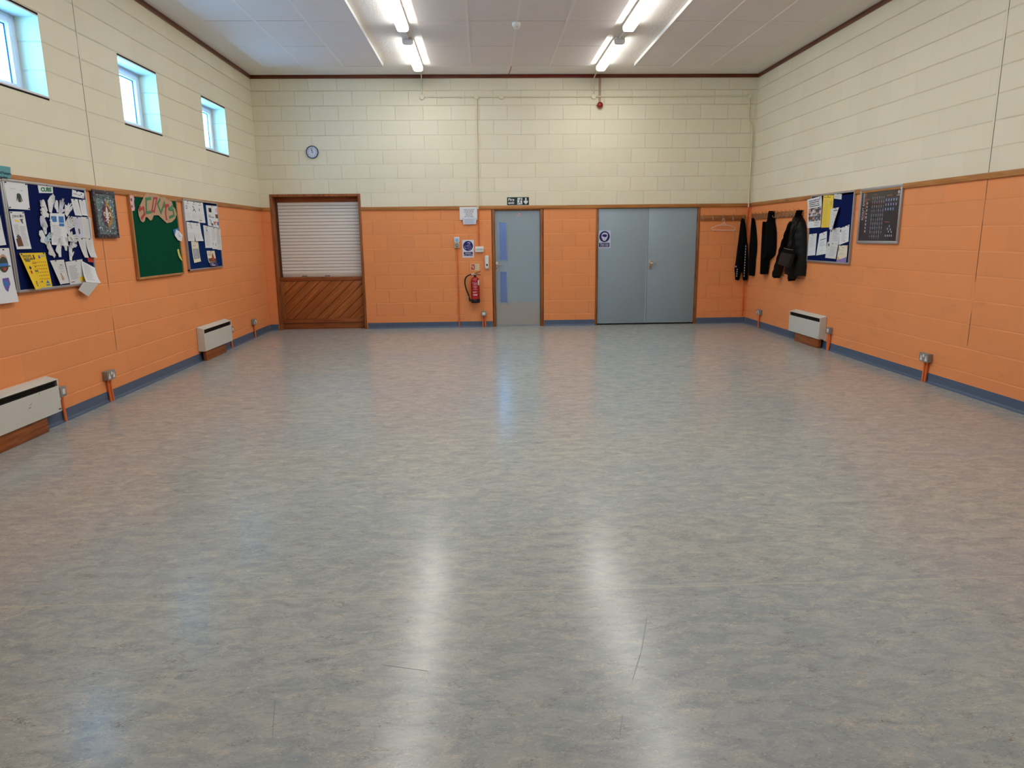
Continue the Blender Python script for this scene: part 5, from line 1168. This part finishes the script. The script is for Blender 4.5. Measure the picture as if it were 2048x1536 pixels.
decal('R', Pp, rp, [[(0, .88), (.5, .80), (1, .66), (1, 1), (0, 1)]], 'flyer_purple', 'purple_corner'); decal('R', Pp, rp, [[(0, .72), (.18, .68), (.26, .80), (.12, .88), (0, .88)], [(.86, 0), (1, 0), (1, .30)]], 'flyer_orange', 'orange_corner')

# -- framed poster
po = thing('framed_poster', 'dark badge poster in a silver snap frame on the right wall', 'poster', FR['R'](-3.93, 1.373, .015))
a, b_, z0, z1 = -4.352, -3.502, 1.374, 2.006
fo = MB(); fw2 = .032
fo.box('R', a, a+fw2, z0+fw2, z1-fw2, 0, .026).box('R', b_-fw2, b_, z0+fw2, z1-fw2, 0, .026).box('R', a, b_, z0, z0+fw2, 0, .026).box('R', a, b_, z1-fw2, z1, 0, .026)
fo.build('frame', M['alu'], po, .006)
def poster_mat():
    m = bpy.data.materials.new('poster_dark_print'); t = NT(m)
    f = t.noise(t.pos((1, 1, .6), rot=(.5, 0, 0)), 4.5, 4, .6, .8); c = t.mix(t.ramp(f, .35, .65), C(18, 22, 30), C(44, 50, 54))
    g = t.noise(t.pos((1, 1, 1), (2, 3, 1)), 2.6, 2); c = t.mix(t.math('MULTIPLY', t.ramp(g, .40, .58), .8), c, C(52, 20, 34))
    t.out(c, .22, 0, .5); return m
MB().box('R', a+.01, b_-.01, z0+.01, z1-.01, .002, .012).build('printed_sheet', poster_mat(), po, smooth=False)
X = lambda u: b_-fw2-(b_-a-2*fw2)*u
Y = lambda v: z1-fw2-(z1-z0-2*fw2)*v
e = .0122
mb_, bb2 = MB(), MB()
rn = random.Random(3)
for j in range(10):
    for i in range(6):
        if j == 9 and i > 4: continue
        u = .30+.058*i; v = .155+.084*j
        s, z = X(u), Y(v); k = rn.randint(0, 3)
        mb_.disc('R', s, z, .010, e-.001, e+.0005, 10, .016 if k else .010)
        mb_.box('R', s-.007, s+.007, z-.022, z-.018, e-.001, e+.0005)
        if k == 2: mb_.box('R', s-.005, s+.005, z+.012, z+.020, e-.001, e+.0005)
for j, n in enumerate((5, 5, 4)):
    for i in range(n): bb2.disc('R', X(.655+.062*i), Y(.215+.088*j), .0145, e-.001, e+.0004, 14, .020)
mb_.build('badge_grid', pm('poster_pale_print', C(132, 122, 136), .35, .25, 200), po, smooth=False)
bl = bb2.build('blue_badge_grid', pm('poster_blue_print', C(48, 82, 160), .35), po, smooth=False)
wb = MB()
for j, n in enumerate((5, 5, 4)):
    for i in range(n): wb.disc('R', X(.655+.062*i), Y(.215+.088*j)-.002, .007, e, e+.0008, 10, .012)
for i, (du, dv) in enumerate(((0, 0), (.03, .06), (-.04, .05), (.06, .11), (-.01, .10), (-.08, .18), (-.03, .18), (.02, .18), (.07, .18))): wb.disc('R', X(.79+du), Y(.72+dv), .008, e-.001, e+.0006, 8, .012)
for j in range(9): wb.disc('R', X(.155), Y(.25+.07*j), .012, e-.001, e+.0004, 8, .012 if j % 2 else .016)
wb.poly('R', [(X(.945), Y(.045)), (X(.972), Y(.085)), (X(.955), Y(.115)), (X(.952), Y(.125)), (X(.938), Y(.125)), (X(.935), Y(.115)), (X(.918), Y(.085))], e-.001, e+.0006).box('R', X(.90), X(.99), Y(.150), Y(.138), e-.001, e+.0006)
wb.build('white_print', pm('poster_white_print', C(188, 188, 194), .35), po, smooth=False)
MB().text('R', X(.055), 'SCOUT BADGES', Y(.30), .052, e+.0004, rot=math.pi/2, bold=.02, sx=.86).build('white_lettering', pm('poster_white_print', C(188, 188, 194), .35), po, smooth=False)
og = MB().text('R', X(.115), 'AND AWARDS', Y(.30), .050, e+.0004, rot=math.pi/2, bold=.015, sx=.9)
for u, v, wd in ((.32, .085, .08), (.65, .125, .14), (.66, .63, .12), (.14, .165, .07)): og.box('R', X(u), X(u+wd), Y(v), Y(v+.012), e-.001, e+.0005)
og.build('orange_lettering', pm('poster_orange_print', C(176, 84, 50), .4), po, smooth=False)
mpg = bpy.data.materials.new('poster_glazing'); t = NT(mpg)
tr = t.n('ShaderNodeBsdfTransparent'); gl = t.n('ShaderNodeBsdfGlossy'); gl.inputs['Roughness'].default_value = .05; fz = t.n('ShaderNodeFresnel'); fz.inputs[0].default_value = 1.45
mx = t.n('ShaderNodeMixShader'); o_ = t.n('ShaderNodeOutputMaterial'); mx.inputs[0].default_value = .03; t.l(tr.outputs[0], mx.inputs[1]); t.l(gl.outputs[0], mx.inputs[2]); t.l(mx.outputs[0], o_.inputs[0])
MB().box('R', a+.012, b_-.012, z0+.012, z1-.012, .0145, .0158).build('glazing', mpg, po, smooth=False)

# ------------------------------------------------------------------ coat racks, hanger, coats
def rack(name, lab, w, s0, s1, z0, z1, hooks, m, tilt=0.0, zf=None):
    r = thing(name, lab, 'coat rack', FR[w]((s0+s1)/2, z0, .01))
    zf = zf or (lambda s: 0)
    a, b = min(s0, s1), max(s0, s1)
    MB().poly(w, [(a, z0+zf(a)), (b, z0+zf(b)), (b, z1+zf(b)), (a, z1+zf(a))], 0, .020).build('board', m, r, .003)
    for s in hooks:
        F = FR[w]; zz = (z0+z1)/2+zf(s); b_ = MB()
        b_.box(w, s-.010, s+.010, zz-.032, zz+.032, .019, .0235)
        b_.tube([F(s, zz+.022, .022), F(s, zz+.036, .032), F(s, zz+.052, .050), F(s, zz+.068, .070)], [.0035, .003, .0028, .003], 8)
        b_.tube([F(s, zz-.018, .022), F(s, zz-.034, .036), F(s, zz-.036, .052), F(s, zz-.022, .064), F(s, zz-.004, .067)], [.0055, .005, .005, .005, .005], 8)
        b_.build('coat_hook', pm('dull_hook_metal', C(172, 158, 148), .4, .05, 40, 0, .7), r)
    return r
rk1 = (7.285, 7.450, 7.622, 7.790, 7.962)
rack('coat_rack', 'short brown coat rack with five hooks on the far wall', 'B', 7.25, 8.005, 1.722, 1.810, rk1, wood('rack_wood_x', C(142, 84, 42), C(180, 118, 64), 'x'))
rk2 = [-.19-.146*i for i in range(13)]
rack('coat_rack', 'long brown coat rack with many hooks on the right wall', 'R', -1.985, -.07, 1.732, 1.822, rk2, wood('rack_wood_y', C(142, 84, 42), C(180, 118, 64), 'y'))
# plastic hanger on the middle hook
hg = thing('coat_hanger', 'empty pale pink plastic coat hanger on the short rack', 'coat hanger', FR['B'](7.615, 1.556, .05))
mhg = pm('pale_pink_plastic', C(232, 206, 200), .35, .03)
dh = .056; hc_ = 7.622
P = [FR['B'](hc_+x, z, dh) for x, z in ((-.024, 1.718), (-.022, 1.738), (-.006, 1.752), (.012, 1.746), (.018, 1.728), (.010, 1.708), (.004, 1.690), (.002, 1.668))]
hk = MB().tube(P, .0045, 8).build('hook', mhg, hg)
def arc(x0, x1, zf, n=14): return [FR['B'](hc_+x0+(x1-x0)*i/n, zf(x0+(x1-x0)*i/n), dh) for i in range(n+1)]
up = lambda x: 1.650-1.55*x*x-.10*abs(x)*0
bar = MB().tube([FR['B'](hc_-.186, 1.574, dh), FR['B'](hc_-.200, 1.586, dh), FR['B'](hc_-.198, 1.600, dh)]+arc(-.18, .18, lambda x: 1.652-1.35*x*x)+[FR['B'](hc_+.198, 1.594, dh), FR['B'](hc_+.203, 1.580, dh), FR['B'](hc_+.192, 1.566, dh), FR['B'](hc_+.16, 1.562, dh), FR['B'](hc_-.16, 1.570, dh), FR['B'](hc_-.186, 1.574, dh)], .0055, 8)
bar.tube([FR['B'](hc_-.045, 1.648, dh), FR['B'](hc_-.030, 1.676, dh), FR['B'](hc_, 1.684, dh), FR['B'](hc_+.030, 1.676, dh), FR['B'](hc_+.045, 1.646, dh)], .0045, 8)
bar.tube([FR['B'](hc_-.150, 1.571, dh), FR['B'](hc_-.175, 1.558, dh)], .004, 6).tube([FR['B'](hc_+.150, 1.562, dh), FR['B'](hc_+.175, 1.550, dh)], .004, 6)
bar.build('shoulder_bar', mhg, hg)

def fabric(name, col, rough=.85, fold=40, sheen=0, spec=.12):
    return pm(name, col, rough, .25, fold, .0015, 0, spec, sheen)
M_BLK = fabric('black_jersey', C(4, 4, 6)); M_BLK2 = fabric('black_wool', C(3, 3, 4)); M_PUF = pm('black_quilted_nylon', C(6, 6, 6), .55, .15, 25, .001, 0, .25, 0); M_BAG = pm('black_bag_leather', C(8, 10, 11), .5, .15, 60, .0008, 0, .45)
def cloth(w, rows, folds=3, amp=.012, n=22, base=.012, seed=0, quilt=0.0, sub=5, drift=.6):
    """hanging cloth: rows of (z, s_left, s_right, depth); closed cross-section with folds that run downwards"""
    rn = random.Random(seed); ph = rn.random()*6; F = FR[w]
    R = []
    Z = [r[0] for r in rows]
    for a, b in zip(rows, rows[1:]):
        for k in range(sub): R.append(tuple(x+(y-x)*k/sub for x, y in zip(a, b)))
    R.append(rows[-1])
    ztop, zbot = rows[0][0], rows[-1][0]
    out = []
    for z, sl, sr, dep in R:
        h = (ztop-z)/max(.01, ztop-zbot); ring = []
        for i in range(n+1):
            u = i/n; env = max(0.0, math.sin(math.pi*u))**.42
            f = math.sin(folds*math.pi*2*u+ph+drift*3*h)*.6+math.sin(folds*math.pi*3.3*u+ph*2-drift*2*h)*.4
            q = 0
            if quilt: q = quilt*abs(math.sin((ztop-z)/.115*math.pi))**.5
            d = base+(dep-base)*env+env*(amp*f*(.35+.65*h)+q)
            ring.append(F(sl+(sr-sl)*u, z+.006*math.sin(7*u+ph)*h, max(base, d)))
        for i in range(n-1, 0, -1):
            u = i/n; ring.append(F(sl+(sr-sl)*u, z, base*.6))
        out.append(ring)
    return MB().loft(out)
def pxrows(tab, conv): return tab
def rowsB(*r): return [(a[1], a[0], b[0], d) for (a, b), d in r]
# first black garment: on the last hook of the short rack (far wall plane)
g1 = thing('hanging_garment', 'black top with white lettering down its sleeves, on the short rack by the corner', 'garment', FR['B'](7.95, 1.05, .06))
rA = [(((7.935,1.757),(7.976,1.757)), 0.066), (((7.928,1.719),(7.988,1.718)), 0.073), (((7.920,1.623),(8.012,1.622)), 0.084), (((7.910,1.482),(8.034,1.481)), 0.088), (((7.901,1.359),(8.056,1.357)), 0.091), (((7.888,1.200),(8.078,1.197)), 0.091), (((7.878,1.048),(8.091,1.046)), 0.088), (((7.871,0.932),(8.091,0.929)), 0.084), (((7.881,0.858),(8.088,0.855)), 0.077)]
cloth('B', rowsB(*rA), 3, .012, seed=2).build('body', M_BLK, g1)
rS = [(((7.890,1.217),(7.953,1.217)), 0.097), (((7.873,1.057),(7.960,1.056)), 0.100), (((7.857,0.914),(7.981,0.913)), 0.095), (((7.872,0.824),(7.966,0.823)), 0.084), (((7.878,0.736),(7.950,0.735)), 0.073)]
sl1 = cloth('B', rowsB(*rS), 1, .006, 14, .03, 4).build('sleeve', M_BLK, g1)
rS2 = [(((7.979,1.340),(8.053,1.340)), 0.100), (((7.983,1.136),(8.071,1.135)), 0.102), (((7.990,0.912),(8.086,0.911)), 0.097), (((8.011,0.734),(8.085,0.733)), 0.077)]
sl2 = cloth('B', rowsB(*rS2), 1, .006, 14, .03, 5).build('sleeve', M_BLK, g1)
mlet = pm('sleeve_lettering', C(196, 200, 206), .6)
def letters(pa, pb, n, d, parent, seed):
    rn = random.Random(seed); b = MB()
    A, B = Vector(pa), Vector(pb); ax = (B-A).normalized(); px = Vector((ax.y, -ax.x))
    for i in range(n):
        c = A+(B-A)*(i+.5)/n; L = (B-A).length/n*.62; wd = .011
        q = [c-ax*L/2-px*wd/2, c-ax*L/2+px*wd/2, c+ax*L/2+px*wd/2, c+ax*L/2-px*wd/2]
        b.poly('B', [tuple(p) for p in q], d-.004, d)
    return b.build('sleeve_lettering', mlet, parent, smooth=False)
letters((7.992,1.319), (7.992,0.786), 12, .1335, sl2, 1)
letters((7.872,0.935), (7.867,0.787), 4, .124, sl1, 2)
MB().disc('B', *(7.850,0.965), .011, .112, .124, 14).build('round_emblem', mlet, sl1, smooth=False)
MB().tube([FR['B'](7.950, 1.700, .085), FR['B'](7.950, 1.735, .068), FR['B'](7.957, 1.748, .058), FR['B'](7.966, 1.738, .05), FR['B'](7.972, 1.700, .07)], .005, 8).build('hanging_loop', M_BLK, g1)
# second black garment: on the first hook of the long rack
def rowsR(*r): return [(a[1], b[0], a[0], d) for (a, b), d in r]
g2 = thing('hanging_garment', 'plain black garment on the first hook of the long rack, in the corner', 'garment', FR['R'](-.2, 1.15, .06))
rB = [(((-0.213,1.754),(-0.193,1.754)), 0.066), (((-0.220,1.680),(-0.236,1.679)), 0.077), (((-0.214,1.602),(-0.278,1.601)), 0.084), (((-0.198,1.481),(-0.332,1.480)), 0.088), (((-0.181,1.359),(-0.372,1.359)), 0.091), (((-0.182,1.227),(-0.379,1.230)), 0.091), (((-0.196,1.095),(-0.355,1.099)), 0.088), (((-0.219,0.954),(-0.355,0.960)), 0.084), (((-0.231,0.822),(-0.340,0.827)), 0.073)]
cloth('R', rowsR(*rB), 2, .012, seed=6).build('body', M_BLK, g2)
MB().tube([FR['R'](-.215, 1.72, .05), FR['R'](-.205, 1.748, .052), FR['R'](-.19, 1.750, .056), FR['R'](-.205, 1.72, .04)], .005, 8).build('hanging_loop', M_BLK, g2)
# third: black folded coat
g3 = thing('hanging_coat', 'long plain black coat folded narrow near the middle of the long rack', 'coat', FR['R'](-.8, 1.05, .07))
rC = [(((-0.945,1.842),(-0.996,1.827)), 0.088), (((-0.953,1.811),(-1.022,1.804)), 0.102), (((-0.930,1.703),(-1.036,1.700)), 0.109), (((-0.876,1.671),(-1.045,1.663)), 0.113), (((-0.854,1.553),(-1.110,1.550)), 0.116), (((-0.845,1.413),(-1.139,1.414)), 0.120), (((-0.845,1.281),(-1.148,1.285)), 0.120), (((-0.832,1.173),(-1.121,1.179)), 0.116), (((-0.807,1.095),(-0.958,1.094)), 0.106)]
cloth('R', rowsR(*rC), 2, .014, seed=8).build('body', M_BLK2, g3)
rC2 = [(((-0.784,1.685),(-0.798,1.685)), 0.109), (((-0.806,1.587),(-0.852,1.585)), 0.127), (((-0.803,1.413),(-0.900,1.413)), 0.131), (((-0.788,1.230),(-0.941,1.232)), 0.131), (((-0.769,1.070),(-0.949,1.076)), 0.124), (((-0.702,0.876),(-0.917,0.886)), 0.098)]
cloth('R', rowsR(*rC2), 1, .010, 16, .03, 9).build('sleeve', M_BLK2, g3)
# fourth: quilted jacket
g4 = thing('hanging_jacket', 'black quilted jacket with a collar at the right end of the long rack', 'jacket', FR['R'](-1.75, 1.0, .08))
rD = [(((-1.898,1.740),(-1.950,1.749)), 0.091), (((-1.863,1.715),(-1.993,1.711)), 0.106), (((-1.833,1.664),(-2.068,1.658)), 0.120), (((-1.802,1.582),(-2.119,1.577)), 0.131), (((-1.759,1.507),(-2.143,1.504)), 0.134), (((-1.741,1.371),(-2.167,1.373)), 0.138), (((-1.711,1.217),(-2.188,1.227)), 0.138), (((-1.676,1.062),(-2.203,1.081)), 0.134), (((-1.610,0.915),(-2.200,0.911)), 0.106)]
cloth('R', rowsR(*rD), 3, .026, 32, seed=12, quilt=.018).build('body', M_PUF, g4)
rE = [(((-1.853,1.671),(-1.781,1.649)), 0.120), (((-1.780,1.545),(-1.753,1.529)), 0.145), (((-1.694,1.416),(-1.714,1.416)), 0.156), (((-1.616,1.293),(-1.664,1.293)), 0.160), (((-1.534,1.167),(-1.600,1.168)), 0.156), (((-1.436,1.037),(-1.541,1.041)), 0.149), (((-1.363,0.938),(-1.483,0.943)), 0.142), (((-1.314,0.863),(-1.435,0.865)), 0.127)]
sv = cloth('R', rowsR(*rE), 1, .008, 16, .05, 13, .014).build('sleeve', M_PUF, g4)
cloth('R', rowsR((((-1.357,0.869),(-1.433,0.869)), 0.131), (((-1.360,0.843),(-1.420,0.846)), 0.124)), 1, .002, 14, .06, 14, sub=2).build('cuff', M_BLK2, sv)
rF = [(((-2.019,1.623),(-1.993,1.608)), 0.134), (((-2.050,1.506),(-2.041,1.505)), 0.167), (((-2.064,1.329),(-2.087,1.328)), 0.178), (((-2.042,1.166),(-2.087,1.166)), 0.178), (((-1.983,1.029),(-2.070,1.031)), 0.170), (((-1.929,0.928),(-2.036,0.932)), 0.163), (((-1.894,0.863),(-1.997,0.871)), 0.142)]
sv = cloth('R', rowsR(*rF), 1, .008, 16, .07, 15, .014).build('sleeve', M_PUF, g4)
cloth('R', rowsR((((-1.909,0.868),(-1.988,0.875)), 0.145), (((-1.905,0.836),(-1.955,0.841)), 0.134)), 1, .002, 14, .07, 16, sub=2).build('cuff', M_BLK2, sv)
rG = [(((-1.974,1.818),(-1.981,1.812)), 0.098), (((-1.972,1.800),(-1.988,1.795)), 0.109), (((-1.940,1.764),(-1.962,1.767)), 0.109), (((-1.902,1.732),(-1.964,1.741)), 0.106), (((-1.901,1.699),(-2.002,1.696)), 0.116)]
cloth('R', rowsR(*rG), 2, .010, 18, .02, 17).build('collar', M_BLK2, g4)
# bag hanging in front of the jacket
g5 = thing('shoulder_bag', 'small black shoulder bag hanging in front of the quilted jacket', 'bag', FR['R'](-1.55, 1.2, .22))
ho = ((-1.867,1.246),(-2.027,1.238),(-2.164,1.224),(-2.184,1.207),(-2.156,1.148),(-2.118,1.080),(-2.089,1.042),(-2.060,1.033),(-1.904,1.045),(-1.761,1.060),(-1.742,1.074),(-1.776,1.144),(-1.822,1.229))
MB().poly('R', ho, .165, .225).build('bag_body', M_BAG, g5, .014, seg=3)
fq = quadf(((-1.881,1.298),(-2.194,1.276),(-2.193,1.221),(-1.846,1.241)))
MB().patch(lambda u, v, th: FR['R'](fq(u, v).x, fq(u, v).y, .190+.030*v+.010*math.sin(math.pi*u)+th), 8, 4, .004).build('flap', M_BLK2, g5)
pa, pb = ((-1.865,1.298),(-2.171,1.276))
MB().tube([FR['R'](pa[0], pa[1], .198), FR['R']((pa[0]+pb[0])/2, (pa[1]+pb[1])/2-.004, .211), FR['R'](pb[0], pb[1], .200)], .004, 8).build('zip', pm('zip_metal', C(146, 150, 150), .35, .1, 40, 0, .8), g5)
st0, st1, st2 = ((-2.193,1.743),(-1.987,1.477),(-1.802,1.287))
MB().tube([FR['R'](st0[0], st0[1], .115), FR['R'](st0[0]+.02, st0[1]-.08, .155), FR['R'](st1[0], st1[1], .178), FR['R'](st2[0], st2[1], .198)], .005, 8).build('strap', M_BLK2, g5)
s4, s5 = ((-2.240,1.642),(-2.093,1.271))
MB().tube([FR['R'](st0[0]-.01, st0[1], .115), FR['R'](s4[0]+.01, s4[1], .180), FR['R']((s4[0]+s5[0])/2, (s4[1]+s5[1])/2, .205), FR['R'](s5[0], s5[1], .200)], .005, 8).build('strap', M_BLK2, g5)

# ------------------------------------------------------------------ daylight and camera
wd = bpy.data.worlds.new('sky'); scn.world = wd; wd.use_nodes = True
bg = wd.node_tree.nodes['Background']; bg.inputs[0].default_value = SKY_COL; bg.inputs[1].default_value = SKY
cam = bpy.data.cameras.new('camera'); co_ = bpy.data.objects.new('camera', cam); COL.objects.link(co_)
cam.sensor_fit = 'HORIZONTAL'; cam.sensor_width = 36.0; cam.lens = 36.0*1403.75/2048.0; cam.clip_start = .05; cam.clip_end = 200
r_, u_, f_ = Vector((0.99910492, -0.04079374, -0.0111905)), Vector((0.01931961, 0.2047115, 0.97863167)), Vector((0.03763122, 0.97797192, -0.20531639))
mx_ = Matrix(((r_.x, u_.x, -f_.x, 3.6024), (r_.y, u_.y, -f_.y, -11.9164), (r_.z, u_.z, -f_.z, 1.4978), (0, 0, 0, 1)))
co_.matrix_world = mx_
scn.camera = co_
scn.view_settings.view_transform = 'Standard'; scn.view_settings.look = 'None'
scn.view_settings.exposure = EXPO; scn.view_settings.gamma = 1.0; scn.view_settings.use_curve_mapping = False
for o in bpy.data.objects:
    for k in ('org', '_P'):
        if k in o.keys(): del o[k]
